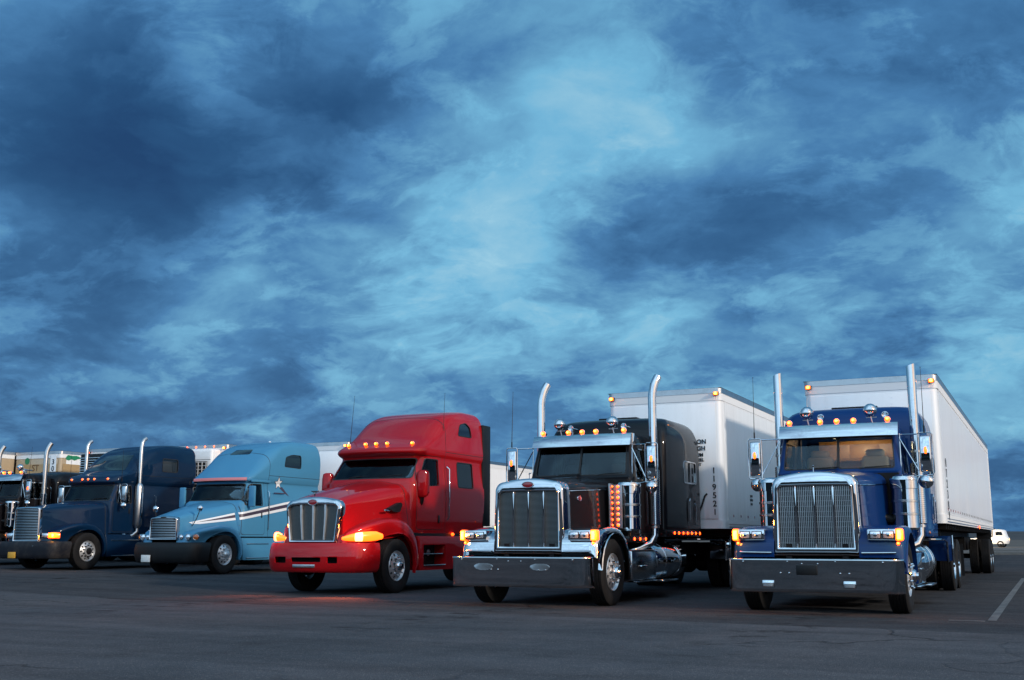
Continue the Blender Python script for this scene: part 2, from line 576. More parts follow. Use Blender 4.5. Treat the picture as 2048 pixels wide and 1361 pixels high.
class Hull:
    """body from horizontal slices: (z, y_front, y_rear, half_width, front_radius, rear_radius, bow)"""
    def __init__(s, rows, sub=1):
        s.rows = catmull(rows, sub) if sub > 1 else rows
        s.z0, s.z1 = s.rows[0][0], s.rows[-1][0]

    def mesh(s, t=0.0):
        rings = []
        zm = (s.z0 + s.z1) / 2; k = (s.z1 - s.z0 - 2 * t) / (s.z1 - s.z0)
        for z, yf, yr, w, rf, rr, bow in s.rows:
            rings.append([(x, y, zm + (z - zm) * k) for x, y in s.plan(yf + t, yr - t, w - t, max(rf - t, .012), max(rr - t, .012), bow)])
        return B().loft(rings).mesh()

    @staticmethod
    def plan(yf, yr, w, rf, rr, bow, nf=10, nc=5):
        wf = w - rf
        f = lambda x: yf + bow * (x / w) ** 2
        P = [(-wf + 2 * wf * i / nf, f(-wf + 2 * wf * i / nf)) for i in range(nf + 1)]
        yc = f(wf) + rf
        arc = lambda cx, cy, r, a0, ks: [(cx + r * math.cos(R(a0 + 90 * k / nc)), cy + r * math.sin(R(a0 + 90 * k / nc))) for k in ks]
        P += arc(wf, yc, rf, -90, range(1, nc + 1))
        P += arc(w - rr, yr - rr, rr, 0, range(nc + 1))
        P += arc(-(w - rr), yr - rr, rr, 90, range(nc + 1))
        P += arc(-wf, yc, rf, 180, range(nc))
        return P


class Hood:
    """body from upright slices along y: (y, z_bottom, z_top, half_bottom, half_top, radius, crown)"""
    def __init__(s, rows, sub=1):
        s.rows = catmull(rows, sub) if sub > 1 else rows

    def mesh(s, t=0.0):
        rings = []
        for y, zb, zt, wb, wt, r, cr in s.rows:
            zb += t; zt -= t; wb -= t; wt -= t
            pts = [(wb, zb), (wb + (wt - wb) * .5, zb + (zt - r - zb) * .5)]
            for k in range(7):
                a = R(90 * k / 6)
                pts.append((wt - r + r * math.cos(a), zt - cr - r + r * math.sin(a)))
            h = wt - r
            for k in range(1, 4):
                x = h * (1 - k / 4); pts.append((x, zt - cr * (x / max(h, .01)) ** 2))
            full = pts + [(0, zt)] + [(-x, z) for x, z in reversed(pts)]
            rings.append([(x, y, z) for x, z in full])
        return B().loft(rings).mesh()


def skin(h, cut, t_out, t_in, *minus):
    """the part of a body's skin inside a cutter, from t_out above the surface to t_in below it"""
    return boolean(h.mesh(-t_out), [('INTERSECT', cut), ('DIFFERENCE', h.mesh(t_in))] + [('DIFFERENCE', m) for m in minus])


def side_cut(poly, s, a=.45, b=1.7):
    return B().prism(poly, 'x', s * a, s * b).mesh()


def front_cut(poly, y0, y1):
    return B().prism(poly, 'y', y0, y1).mesh()


def text_mesh(body, size, depth=.004):
    c = bpy.data.curves.new('t', 'FONT'); c.body = body; c.size = size; c.extrude = depth; c.align_x = 'CENTER'; c.offset = size * .015
    o = bpy.data.objects.new('t', c); TMP.collection.objects.link(o)
    vl = TMP.view_layers[0]; vl.update()
    me = bpy.data.meshes.new_from_object(o.evaluated_get(vl.depsgraph))
    bpy.data.objects.remove(o); bpy.data.curves.remove(c)
    return me


def point_light(name, parent, loc, watts, col, rad=.04):
    l = bpy.data.lights.new(name, 'POINT'); l.energy = watts; l.color = col; l.shadow_soft_size = rad
    o = bpy.data.objects.new(name, l); COL.objects.link(o); o.parent = parent; o.location = loc
    return o


CACHE = {}


def cached(key, fn):
    if key not in CACHE: CACHE[key] = fn()
    return CACHE[key]


def inst(name, key, builder, mat, parent, loc, rot=None, ang=38):
    """shared-mesh part"""
    k = (key, mat.name)
    if k not in CACHE:
        me = builder().mesh(); CACHE[k] = me
        return put(name, me, mat, parent, ang, loc, rot)
    return put(name, CACHE[k], None, parent, ang, loc, rot, fresh=False)


# ------------------------------------------------------------------ wheels
TR = .53     # tyre radius


def tyre_b(w=.28):
    h = w / 2
    p = [(.29, -h * .75), (.33, -h * .92), (.42, -h), (.48, -h * .97), (.515, -h * .86)]
    x = -h * .84
    ribs = 5; rw = h * 1.68 / ribs
    for i in range(ribs):
        a = x + i * rw
        p += [(.530, a + .003), (.530, a + rw - .010), (.516, a + rw - .008), (.516, a + rw + .001)]
    p = p[:-2]
    p += [(.515, h * .86), (.48, h * .97), (.42, h), (.33, h * .92), (.29, h * .75)]
    return B().lathe(p, d=(1, 0, 0), n=44, cap0=False, cap1=False)


def disc_mesh(kind):
    """wheel disc facing +x with ten hand holes"""
    if kind == 'front':
        prof = [(.295, -.02), (.305, .10), (.292, .125), (.280, .10), (.268, .085), (.20, .115), (.155, .13), (.14, .14),
                (.14, .17), (.05, .175), (.001, .175)]
        holer, holeat = .028, .225
    else:
        prof = [(.295, -.02), (.305, .10), (.292, .125), (.282, .10), (.272, -.02), (.262, -.055), (.20, -.075), (.16, -.08), (.14, -.07),
                (.14, .01), (.11, .05), (.001, .055)]
        holer, holeat = .028, .225
    back = [(r, h - .012) for r, h in reversed(prof)]
    back = [(r if r > .29 else r, h) for r, h in back]
    me = B().lathe(prof + back[:], d=(1, 0, 0), n=48, cap0=False, cap1=False).mesh()
    cut = B()
    for k in range(10):
        a = 2 * PI * k / 10
        c = (math.cos(a) * holeat, math.sin(a) * holeat)
        cut.cyl((-.3, c[0], c[1]), (.3, c[0], c[1]), holer, 10)
    try:
        r = boolean(me, [('DIFFERENCE', cut.mesh())])
        return r if len(r.polygons) > 100 else me
    except Exception:
        return me


def lugs_b(kind):
    b = B()
    h = .135 if kind == 'front' else -.075
    for k in range(10):
        a = 2 * PI * (k + .5) / 10
        c, t = math.cos(a) * .168, math.sin(a) * .168
        b.lathe([(.019, h - .02), (.019, h + .03), (.013, h + .055), (.001, h + .06)], (0, c, t), (1, 0, 0), 8)
    return b


def hub_b(kind):
    h = .17 if kind == 'front' else .05
    return B().lathe([(.095, h - .06), (.095, h + .03), (.08, h + .05), (.055, h + .055), (.05, h + .085), (.001, h + .09)], d=(1, 0, 0), n=20)


def wheel(parent, x, y, s, kind='front', rim=ALU, hub=CHROME, z=TR, dual=False, turn=0.0):
    """wheel: the tyre is the part, disc / hub / lug nuts its pieces"""
    rot = (random.uniform(0, .6), 0, (0 if s > 0 else PI) + turn)
    w = inst('wheel', 'tyre', tyre_b, RUBBER, parent, (x, y, z), rot, 30)
    k = ('disc', kind, rim.name)
    if k not in CACHE:
        base = cached(('disc', kind), lambda: disc_mesh(kind)).copy()
        CACHE[k] = base
        put('rim', base, rim, w, 40)
    else:
        put('rim', CACHE[k], None, w, fresh=False)
    inst('hub', 'hub' + kind, lambda: hub_b(kind), hub, w, (0, 0, 0))
    inst('lug_nuts', 'lugs' + kind, lambda: lugs_b(kind), hub, w, (0, 0, 0))['kind'] = 'stuff'
    inst('brake_drum', 'drum', lambda: B().lathe([(.272, -.13), (.272, -.05), (.2, -.04), (.001, -.04)] if kind != 'front' else [(.2, -.1), (.22, -.02), (.001, .0)], d=(1, 0, 0), n=20), FRAME, w, (-.06 if kind != 'front' else 0, 0, 0))
    if dual:
        inst('wheel', 'tyre', tyre_b, RUBBER, parent, (x - s * .33, y, z), rot, 30)
    return w


# ------------------------------------------------------------------ lamps
def bullet_lamp(parent, loc, lens=AMBER, housing=CHROME, sc=1.0, name='roof_marker_lamp'):
    """torpedo roof marker: chrome body, lens on the nose"""
    o = inst(name, 'bul%.2f' % sc, lambda: B().lathe([(.012 * sc, .13 * sc), (.03 * sc, .09 * sc), (.042 * sc, .03 * sc), (.046 * sc, 0), (.04 * sc, -.004)], d=(0, 1, 0), n=16).box(-.02 * sc, .02 * sc, .01, .07 * sc, -.06 * sc, -.02), housing, parent, loc)
    inst('lens', 'bull%.2f' % sc, lambda: B().lathe([(.041 * sc, -.003), (.041 * sc, -.02), (.034 * sc, -.045 * sc), (.018 * sc, -.06 * sc), (.001, -.064 * sc)], d=(0, 1, 0), n=16), lens, o, (0, 0, 0))
    inst('bulb', 'bulb%.2f' % sc, lambda: B().sph((0, -.050 * sc, .004), .019 * sc, 10, 6), AMBERC, o, (0, 0, 0))
    return o


def stud_lamp(parent, loc, rot, lens=ORANGE, r=.022, name='marker_lamp'):
    """small round marker facing +x before rotation"""
    o = inst(name, 'stud%.3f' % r, lambda: B().lathe([(r * 1.35, 0), (r * 1.35, .008), (r * 1.05, .012), (r * 1.0, .006)], d=(1, 0, 0), n=14), CHROME, parent, loc, rot)
    inst('lens', 'studl%.3f' % r, lambda: B().lathe([(r, .005), (r, .015), (r * .7, .026), (r * .3, .031), (.001, .032)], d=(1, 0, 0), n=12), lens, o, (0, 0, 0))
    return o


def interior(parent, y, z, w, rear, lit=False):
    """seats, dash and wheel behind a windscreen whose base is at (y, z)"""
    b = B().box(-w + .06, w - .06, y + .06, y + .34, z - .42, z - .06, .05)
    b.out('dashboard', GREYI, parent)
    for sx in (-1, 1):
        s = B().box(sx * .5 - .25, sx * .5 + .25, y + .62, y + 1.12, z - .62, z - .46, .05)
        s.box(sx * .46 - .23, sx * .46 + .23, y + .92, y + 1.08, z - .52, z + .30, .07, 3)
        seat = s.out('seat', TAN if lit else GREYI, parent)
        B().box(sx * .46 - .16, sx * .46 + .16, y + .93, y + 1.06, z + .26, z + .41, .06, 3).out('headrest', TAN if lit else GREYI, seat)
    c = Vector((.5, y + .5, z - .10)); ax = Vector((0, -.55, .83)).normalized()
    u = Vector((1, 0, 0)); v = ax.cross(u)
    ring = [c + (u * math.cos(a) + v * math.sin(a)) * .22 for a in [2 * PI * i / 28 for i in range(29)]]
    st = B().tube(ring, .016, 8)
    for a in (.5, 2.64, 4.71):
        st.tube([c, c + (u * math.cos(a) + v * math.sin(a)) * .22], .012, 6)
    st.tube([c, c - ax * .3], .03, 8)
    st.out('steering_wheel', BLACK, parent)
    if lit:
        cab = B().box(-.85, .85, rear - .34, rear - .02, z + .36, z + .74, .02)
        k = cab.out('overhead_cabinet', WOOD, parent)
        for x0, x1 in ((-.8, -.28), (-.25, .25), (.28, .8)):
            B().box(x0, x1, rear - .362, rear - .341, z + .40, z + .66, .006).out('cabinet_door', WOOD, k)
        B().box(-.9, .9, rear - .5, rear - .02, z - .35, z + .0, .04).out('bunk', TAN, parent)
        B().box(-.9, .9, rear - .42, rear - .02, z + .12, z + .17, .015).out('shelf', TAN, parent)
        B().box(-.9, .9, rear - .05, rear - .012, z - .6, z + .9, 0).out('sleeper_liner', TAN, parent)
        dm = B().box(-.12, .12, rear - 1.2, rear - 1.02, z + .80, z + .82, .005).out('dome_lamp', DOME, parent)
        point_light('dome_light', parent, (0, rear - 1.1, z + .70), 30.0, (1, .66, .36), .08)
        point_light('cab_light', parent, (-.1, y + .62, z + .52), 2.5, (1, .70, .42), .06)


def antenna(parent, p, h, lean=(0, 0), name='antenna'):
    b = B().cyl(p, (p[0], p[1], p[2] + .10), .012, 8)
    b.tube([(p[0], p[1], p[2] + .1), (p[0] + lean[0] * .5, p[1] + lean[1] * .5, p[2] + h * .55), (p[0] + lean[0], p[1] + lean[1], p[2] + h)], [.007, .005, .003], 6)
    b.sph((p[0] + lean[0], p[1] + lean[1], p[2] + h), .008, 6, 4)
    return b.out(name, BLACK, parent)


def west_coast_mirror(parent, s, x, y, z, cabx, lamp=True, body=CHROME, h=.58):
    """tall chrome mirror head on a tube bracket, round spot mirror under it"""
    m = B().box(x - .09, x + .09, y - .035, y + .03, z, z + h, .03, 3).out('mirror', body, parent)
    B().box(x - .078, x + .078, y + .0305, y + .033, z + .03, z + h - .03).out('mirror_glass', DGLASS, m)
    lo = B()
    lo.tube([(x - s * .11, y - .01, z - .06), (x - s * .11, y - .01, z + h + .02), (x - s * .09, y - .01, z + h + .05), (x + s * .09, y - .01, z + h + .05), (x + s * .115, y - .01, z + h + .02), (x + s * .115, y - .01, z), (x + s * .09, y - .01, z - .04), (x - s * .11, y - .01, z - .05)], .011, 8)
    lo.out('mirror_hoop', CHROME, m)
    br = B().tube([(x - s * .11, y - .01, z + h + .03), (cabx, y + .1, z + h + .04)], .011, 8)
    br.tube([(x - s * .11, y - .01, z - .05), (cabx, y + .05, z - .1)], .011, 8)
    br.tube([(x - s * .11, y - .01, z + .02), (cabx, y + .08, z + h - .02)], .010, 8)
    br.tube([(cabx, y + .1, z + h + .06), (cabx, y + .05, z - .13)], .010, 8)
    br.out('mirror_bracket', CHROME, m)
    B().lathe([(.01, -.07), (.06, -.06), (.1, -.03), (.115, 0), (.11, .015), (.001, .018)], (x - s * .02, y, z - .14), (0, 1, 0), 22).out('spot_mirror', CHROME, m)
    if lamp:
        l = B().sph((x + s * .005, y - .045, z + h * .60), .03, 12, 8, (.8, .6, 2.0)).out('mirror_lamp', AMBER, m)
    return m


def air_stack(parent, x, y, ztop, style, r=.076, mat=CHROME):
    """exhaust: elbow, ribbed muffler shield, chrome pipe and tip"""
    s = 1 if x > 0 else -1
    B().tube([(x - s * .38, y - .3, .86), (x - s * .22, y - .22, .90), (x - s * .06, y - .08, .98), (x, y, 1.12), (x, y, 1.3)], [.06, .062, .064, .066, .066], 14).out('exhaust_elbow', CHROME, parent)
    pts = [(x, y, 1.28), (x, y, ztop - .42)]
    if style == 'curve':
        for k in range(1, 8):
            a = R(38) * k / 7
            pts.append((x + s * 0 + .30 * (1 - math.cos(a)) * 1.3, y + .55 * (1 - math.cos(a)), ztop - .42 + .44 * math.sin(a) / math.sin(R(38))))
    else:
        pts += [(x, y, ztop - .2), (x, y, ztop)]
    me = B().tube(pts, r, 20).mesh()
    if style != 'curve':
        cut = B().prism([(y - .3, ztop - .02), (y + .3, ztop - .02 + .0), (y + .3, ztop + .5), (y - .3, ztop + .5)], 'x', x - .4, x + .4).mesh()
        slope = B().prism([(x - .3, ztop - .16), (x + .3, ztop + .04), (x + .3, ztop + .5), (x - .3, ztop + .5)], 'y', y - .4, y + .4).mesh()
        me = boolean(me, [('DIFFERENCE', slope)])
    p = put('exhaust_stack', me, mat, parent, 45)
    # dark mouth
    e = Vector(pts[-1]); d = (Vector(pts[-1]) - Vector(pts[-2])).normalized()
    if style == 'curve':
        B().cyl(e - d * .002, e + d * .003, r * .92, 20).out('pipe_mouth', DARK, p)
    prof = [(r + .006, 1.30)]
    z = 1.32
    while z < 2.28:
        prof += [(r + .034, z), (r + .034, z + .018), (r + .027, z + .022), (r + .027, z + .032)]
        z += .034
    prof += [(r + .006, z + .01)]
    B().lathe(prof, (x, y, 0), (0, 0, 1), 24).out('heat_shield', CHROME, p)
    for zz in (2.5, 1.27):
        B().lathe([(r + .002, -.02), (r + .014, -.018), (r + .014, .018), (r + .002, .02)], (x, y, zz), (0, 0, 1), 20, False, False).out('stack_clamp', STEEL, p)
    return p


def fender(parent, P, s, xin, xout, cy, r, mat, name='fender', a0=172, a1=-8, front=None, cz=TR, taper=0.0, lip=None):
    n = len(P)
    rows = []
    for i, (py, pz) in enumerate(P):
        a = R(a0 + (a1 - a0) * i / (n - 1))
        A = (cy + r * math.cos(a), cz + r * math.sin(a))
        xo = xout - taper * max(0, (P[n // 2][0] - py) / (P[n // 2][0] - P[0][0])) ** 2.2
        row = []
        for t, x in ((0, xin), (0, xin + (xo - xin) * .5), (0, xo - .16), (.025, xo - .10), (.08, xo - .05), (.18, xo - .018), (.32, xo), (.65, xo + .004), (.93, xo + .004), (.97, xo + .018), (1, xo + .018), (1.0, xo - .01), (.97, xo - .06)):
            row.append((s * x, py + (A[0] - py) * t, pz + (A[1] - pz) * t))
        rows.append(row)
    return B().grid(rows).out(name, mat, parent, 45, solid=.006)


def chassis(parent, y0, y1, drives, tanks=True, z=.72):
    for s in (-1, 1):
        B().box(s * .40 - .04, s * .40 + .04, y0, y1, z, z + .27).out('frame_rail', FRAME, parent)
    b = B()
    for y in [y0 + .4] + [y0 + 1.5 + k * 1.3 for k in range(int((y1 - y0 - 1.6) / 1.3))]:
        b.box(-.36, .36, y, y + .1, z + .04, z + .22)
    b.out('cross_members', FRAME, parent)
    for y in drives:
        B().cyl((-.9, y, TR), (.9, y, TR), .09, 14).sph((0, y, TR), .24, 14, 8).out('drive_axle', FRAME, parent)
        for s in (-1, 1):
            wheel(parent, s * 1.06, y, s, 'rear', ALU, CHROME, dual=True)
            B().prism([(y - .5, .78), (y + .5, .78), (y + .3, .62), (y - .3, .62)], 'x', s * .5, s * .6).out('leaf_spring', FRAME, parent)


def front_axle(parent, y, rim=RIMM, hub=CHROME, x=1.04):
    B().box(-.85, .85, y - .06, y + .06, .40, .52, .02).out('front_axle', FRAME, parent)
    for s in (-1, 1):
        wheel(parent, s * x, y, s, 'front', rim, hub)


def arch_outline(wb, wt, z0, z1, r, crown, n=7):
    """rounded-top outline from bottom left round to bottom right (x, z)"""
    pts = [(-wb, z0)]
    zs = z1 - crown
    for k in range(n + 1):
        a = R(180 - 90 * k / n)
        pts.append((-wt + r + r * math.cos(a), zs - r + r * math.sin(a)))
    for k in range(1, 8):
        x = (-wt + r) + (2 * (wt - r)) * k / 8
        pts.append((x, zs + crown * (1 - (x / (wt - r)) ** 2)))
    for k in range(n + 1):
        a = R(90 - 90 * k / n)
        pts.append((wt - r + r * math.cos(a), zs - r + r * math.sin(a)))
    pts.append((wb, z0))
    m = 6
    pts += [(wb - 2 * wb * k / m, z0) for k in range(1, m)]
    return pts


def radiator_shell(parent, y, outer, inner, mat=CHROME, depth=.30, fl=.05):
    """chrome surround: outer/inner outline args for arch_outline"""
    o = lambda d: arch_outline(outer[0] + d, outer[1] + d, outer[2] - d, outer[3] + d, *outer[4:])
    i = lambda d: arch_outline(inner[0] + d, inner[1] + d, inner[2] - d, inner[3] + d, *inner[4:])
    Y = lambda ring, yy: [(x, yy, z) for x, z in ring]
    rings = [Y(i(-.012), y + .11), Y(i(-.012), y + .008), Y(i(-.004), y - .004), Y(i(.012), y - .006), Y(i(.018), y + .002),
             Y(o(-fl), y), Y(o(-fl * .4), y + fl * .22), Y(o(-fl * .1), y + fl * .6), Y(o(0), y + fl * 1.2), Y(o(0), y + depth)]
    return B().loft(rings, True, False, False).out('radiator_shell', mat, parent, 50)


def oval(parent, c, rx, rz, axis='y', dirn=-1, name='emblem'):
    pts = [(math.cos(2 * PI * k / 28), math.sin(2 * PI * k / 28)) for k in range(28)]
    def P(f, t):
        if axis == 'y': return [(c[0] + f * rx * a, c[1] + dirn * t, c[2] + f * rz * b) for a, b in pts]
        return [(c[0] + dirn * t, c[1] + f * rx * a, c[2] + f * rz * b) for a, b in pts]
    e = B().loft([P(1.14, -.01), P(1.14, .006), P(1.08, .012), P(1.0, .010), P(.98, .004)]).out(name, CHROME, parent)
    B().loft([P(.98, .003), P(.97, .007), P(.6, .010), P(.05, .012)]).out('enamel', EMBLEM, e)
    return e



# ------------------------------------------------------------------ the lot and the land
def ground_z(x):
    """the lot climbs a little towards the far row"""
    t = max(0.0, -14.5 - x)
    return min(.0148 * t, .34) if t > 1 else .0148 * t * t * .5 + 0


def structure(o):
    o['kind'] = 'structure'
    return o


def sheet(name, x0, x1, y0, y1, mat, dz=0.0, nx=60, ny=2, fn=ground_z):
    rows = []
    for j in range(ny + 1):
        y = y0 + (y1 - y0) * j / ny
        rows.append([(x0 + (x1 - x0) * i / nx, y, fn(x0 + (x1 - x0) * i / nx) + dz) for i in range(nx + 1)])
    return B().grid(rows).out(name, mat, None, 80)


def build_ground():
    g = B()
    n = 72
    rings = []
    for r in (0, 60, 140, 400, 1200, 4000, 9000):
        rings.append([(r * math.cos(2 * PI * k / n) - 10, r * math.sin(2 * PI * k / n) + 30, -.06 if r < 300 else -.06) for k in range(n)])
    rings[0] = [(-10 + .01 * math.cos(2 * PI * k / n), 30 + .01 * math.sin(2 * PI * k / n), -.06) for k in range(n)]
    g.loft(rings, True, True, False)
    structure(g.out('ground', DESERT, None, 80))
    structure(sheet('parking_lot', -90, 45, -60, 84, ASPH, 0.0, 135, 2))
    # newer strip of paving the trucks face
    rows = []
    for j, (a, b) in enumerate(((-46, -46), (14.1, 14.1))):
        row = []
        for i in range(136):
            x = -90 + 135 * i / 135
            yy = a if j == 0 else 14.05 - .088 * (x + 1.6) + .03 * math.sin(x * 2.3) + .02 * math.sin(x * 5.1)
            row.append((x, yy, ground_z(x) + .004))
        rows.append(row)
    structure(B().grid(rows).out('paved_apron', ASPH2, None, 80))
    kb = B().box(-90, 45, 84, 84.25, -.3, .13, .02)
    structure(kb.out('kerb', CONC))
    # worn stall lines
    for x in (-.80, 3.75):
        structure(sheet('parking_line', x - .055, x + .055, 16.2, 34, LINEP, .004, 2, 2))
    structure(sheet('parking_line', -1.32, -.875, 15.98, 16.12, LINEP, .004, 2, 1))
    # dark ridge along the horizon
    rows = [[], [], []]
    n = 220
    rnd = random.Random(3)
    ph = [rnd.uniform(0, 6.28) for _ in range(6)]
    for k in range(n + 1):
        a = 2 * PI * k / n
        h = 17 + 5 * math.sin(3 * a + ph[0]) + 3 * math.sin(7 * a + ph[1]) + 2 * math.sin(17 * a + ph[2]) + 1 * math.sin(41 * a + ph[3])
        for row, rr, hh in ((rows[0], 2300, -1), (rows[1], 2700, h), (rows[2], 3400, h * .6)):
            row.append((rr * math.cos(a), rr * math.sin(a), hh))
    structure(B().grid(rows).out('hills', HILLM, None, 80))


build_ground()


# ------------------------------------------------------------------ long-nose conventional tractor
def classic_truck(name, label, X, Y, g, paint_m, fend_m, **o):
    T = thing(name, label, 'truck', (X, Y, g), o.get('rz', 0.0), 'tractor units in the row')
    AX = 1.25
    # bumper: deep chrome plate, swept at the ends
    rows = []
    for yo, z in ((.07, .775), (.005, .784), (-.010, .780), (-.0162, .772), (-.016, .762), (-.0155, .75), (-.011, .66), (-.003, .5), (.005, .37), (.0065, .345), (.010, .333), (.02, .325), (.05, .318)):
        row = []
        for i in range(41):
            x = -1.22 + 2.44 * i / 40
            e = max(0, abs(x) - .80) / .42
            row.append((x, yo + .09 * e ** 2.4 + .14 * (max(0, abs(x) - 1.13) / .09) ** 2, z))
        rows.append(row)
    bump = B().grid(rows).out('bumper', BCHROME, T, 50, solid=.008)
    for x, z in ((-.95, .74), (-.32, .745), (-.12, .715), (.1, .715), (.34, .745), (.97, .74), (-.42, .585), (-.3, .585), (.40, .585), (.52, .585)):
        inst('bolt', 'bolt', lambda: B().lathe([(.016, .01), (.015, -.004), (.009, -.012), (.001, -.014)], d=(0, 1, 0), n=10), CHROME, bump, (x, -.006, z))
    B().box(-1.0, 1.0, .10, .18, .40, .70).out('bumper_bracket', FRAME, T)
    if o.get('fog'):
        for x in (-.60, .52):
            f = B().box(x - .085, x + .085, -.022, .03, .385, .485, .012).out('fog_lamp', CHROME, bump)
            B().box(x - .070, x + .070, -.030, -.0225, .398, .472, .003).out('lens', GLASSC, f)
        pl = B().box(-.20, .09, -.035, -.008, .56, .70, .01).out('plate_bracket', BLACK, bump)
    else:
        for x in (-.56, .42):      # polished tow-hook covers
            pts = [(.17 * math.cos(2 * PI * k / 24), .055 * math.sin(2 * PI * k / 24)) for k in range(24)]
            B().prism([(x + p[0], .63 + p[1]) for p in pts], 'y', -.012, -.003, .003).out('tow_cover', STEEL, bump)
    # radiator shell and grille
    YS = .47
    radiator_shell(T, YS, (.635, .605, .815, 2.03, .15, .05), (.54, .525, .925, 1.835, .05, .005))
    if o.get('emblem'):
        oval(T, (0, YS - .002, 1.925), .095, .046)
    gr = B()
    if o.get('grille') == 'v':
        k = 0
        x = -.525
        while x < .53:
            gr.box(x - .0055, x + .0055, YS + .05, YS + .068, .93, 1.83)
            x += .0265
        for z in [1.0 + .075 * i for i in range(11)]:
            gr.box(-.53, .53, YS + .069, YS + .074, z, z + .006)
        gr.out('grille_mesh', STEEL, T)['kind'] = 'stuff'
    else:
        z = .935
        while z < 1.83:
            gr.box(-.53, .53, YS + .05, YS + .062, z, z + .008)
            z += .0185
        gr.out('grille_mesh', princ('grille_grey', (.24, .25, .25), .38, .8) if 'grille_grey' not in MATS else MATS['grille_grey'], T)['kind'] = 'stuff'
    B().box(-.56, .56, YS + .095, YS + .11, .9, 1.86).out('radiator', DARK, T)
    for x in (-.268, 0, .268):
        B().prism([(x - .013, .925), (x + .013, .925), (x + .016, 1.0), (x + .016, 1.76), (x + .009, 1.815), (x, 1.83), (x - .009, 1.815), (x - .016, 1.76), (x - .016, 1.0)], 'y', YS + .015, YS + .045, .006).out('grille_bar', CHROME, T)
    B().cyl((0, YS + .06, 2.02), (0, YS + .06, 2.12), .007, 8).cyl((0, YS + .05, 2.10), (0, YS + .14, 2.125), .012, 8, .004).out('hood_ornament', CHROME, T)
    # hood
    H = Hood([(YS + .29, 1.02, 2.015, .612, .60, .15, .045), (1.2, 1.04, 2.05, .665, .645, .16, .05), (2.0, 1.06, 2.10, .74, .71, .17, .05), (2.68, 1.06, 2.155, .80, .775, .18, .05)])
    hood = put('hood', H.mesh(), paint_m, T, 45)
    B().tube([(0, YS + .3, 2.02), (0, 1.5, 2.075), (0, 2.66, 2.16)], .010, 6).out('hood_hinge', CHROME, hood)
    for s in (-1, 1):
        B().tube([(s * .606, YS + .3, 1.83), (s * .69, 1.6, 1.87), (s * .79, 2.66, 1.93)], .008, 6).out('hood_trim', CHROME, hood)
    if o.get('emblem'):
        oval(hood, (.643, 1.1, 1.72), .075, .04, 'x', 1)
    B().box(-.58, .58, YS + .3, 2.7, .62, 1.06).out('engine', FRAME, T)
    # fenders
    P = [(.44, .80), (.445, .92), (.46, 1.02), (.52, 1.12), (.66, 1.19), (.86, 1.235), (1.08, 1.255), (1.3, 1.26), (1.52, 1.235), (1.72, 1.17), (1.88, 1.03), (1.98, .86), (2.04, .70)]
    for s in (-1, 1):
        fender(T, P, s, .60, 1.205, AX, .625, fend_m, a0=176, a1=-12)
        B().box(s * .52, s * .66, .75, 2.0, .6, 1.16).out('inner_fender', FRAME, T)
        # chrome rod at the foot of the fender
        B().cyl((s * .635, .425, .862), (s * 1.10, .425, .868), .016, 10).out('trim_bar', CHROME, T)
        # headlamp pod
        pod = B().box(s * .72, s * 1.155, .40, .66, 1.035, 1.20, .025).out('headlamp_housing', CHROME, T)
        B().tube([(s * .60, .62, 1.1), (s * .74, .55, 1.1)], .035, 10).out('lamp_arm', CHROME, pod)
        for k, x in enumerate((.835, 1.01)):
            bz = B().box(s * x - .078, s * x + .078, .392, .41, 1.062, 1.172, .012).out('headlamp', BLACK, pod)
            B().box(s * x - .066, s * x + .066, .384, .395, 1.072, 1.162, .006).out('headlamp_lens', GLASSC, pod)
            B().sph((s * x, .386, 1.117), .03, 12, 6, (1, .25, 1)).out('bulb_reflector', CHROME, pod)
        B().box(s * 1.10, s * 1.205, .385, .56, 1.03, 1.205, .03, 3).out('turn_signal', AMBER, pod)
        B().box(s * 1.13, s * 1.18, .378, .386, 1.055, 1.18, .003).out('turn_signal_bulb', AMBERC, pod)
        point_light('turn_signal_light', T, (s * 1.26, .26, 1.12), 15.0, (1, .30, .03), .05)
        bullet_lamp(T, (s * 1.13, .47, .995), ORANGE, CHROME, .55, 'fender_lamp')
    front_axle(T, AX, hub=CHROME)
    # cab
    W = .985
    cabH = Hull([(1.10, 2.62, 4.02, W, .05, .03, .03), (1.6, 2.62, 4.02, W + .005, .05, .03, .03), (2.13, 2.62, 4.02, W, .06, .03, .04), (2.17, 2.66, 4.02, W - .005, .07, .03, .05),
                 (2.5, 2.76, 4.02, W - .035, .08, .03, .05), (2.76, 2.845, 4.02, W - .06, .09, .03, .05), (2.86, 2.90, 4.02, W - .075, .10, .03, .05), (2.93, 3.0, 4.02, W - .12, .14, .03, .05), (2.965, 3.16, 4.02, W - .22, .2, .03, .05)])
    ws = [rounded([(a, 2.20), (b, 2.20), (b2, 2.70), (a2, 2.70)], .05) for a, b, b2, a2 in ((-.87, -.018, -.018, -.84), (.018, .87, .84, .018))]
    wsc = [front_cut(w, 2.4, 3.05) for w in ws]
    dw = rounded([(2.98, 2.14), (3.74, 2.14), (3.74, 2.66), (3.12, 2.66), (2.98, 2.5)], .05)
    dwc = [side_cut(dw, s) for s in (-1, 1)]
    # sleeper
    SR = o.get('sl_rear', 6.1); SW = 1.18
    sl_rows = [(1.23, 4.03, SR, SW, .10, .06, 0), (2.0, 4.03, SR, SW, .10, .06, 0), (2.75, 4.03, SR, SW, .12, .07, .0), (2.95, 4.04, SR - .01, SW, .14, .09, .02), (3.12, 4.09, SR - .03, SW - .02, .18, .2, .05), (3.25, 4.18, SR - .08, SW - .07, .22, .24, .08), (3.34, 4.34, SR - .17, SW - .16, .26, .28, .1), (3.39, 4.62, SR - .32, SW - .32, .3, .3, .1), (3.41, 4.9, SR - .55, SW - .55, .3, .3, .08)]
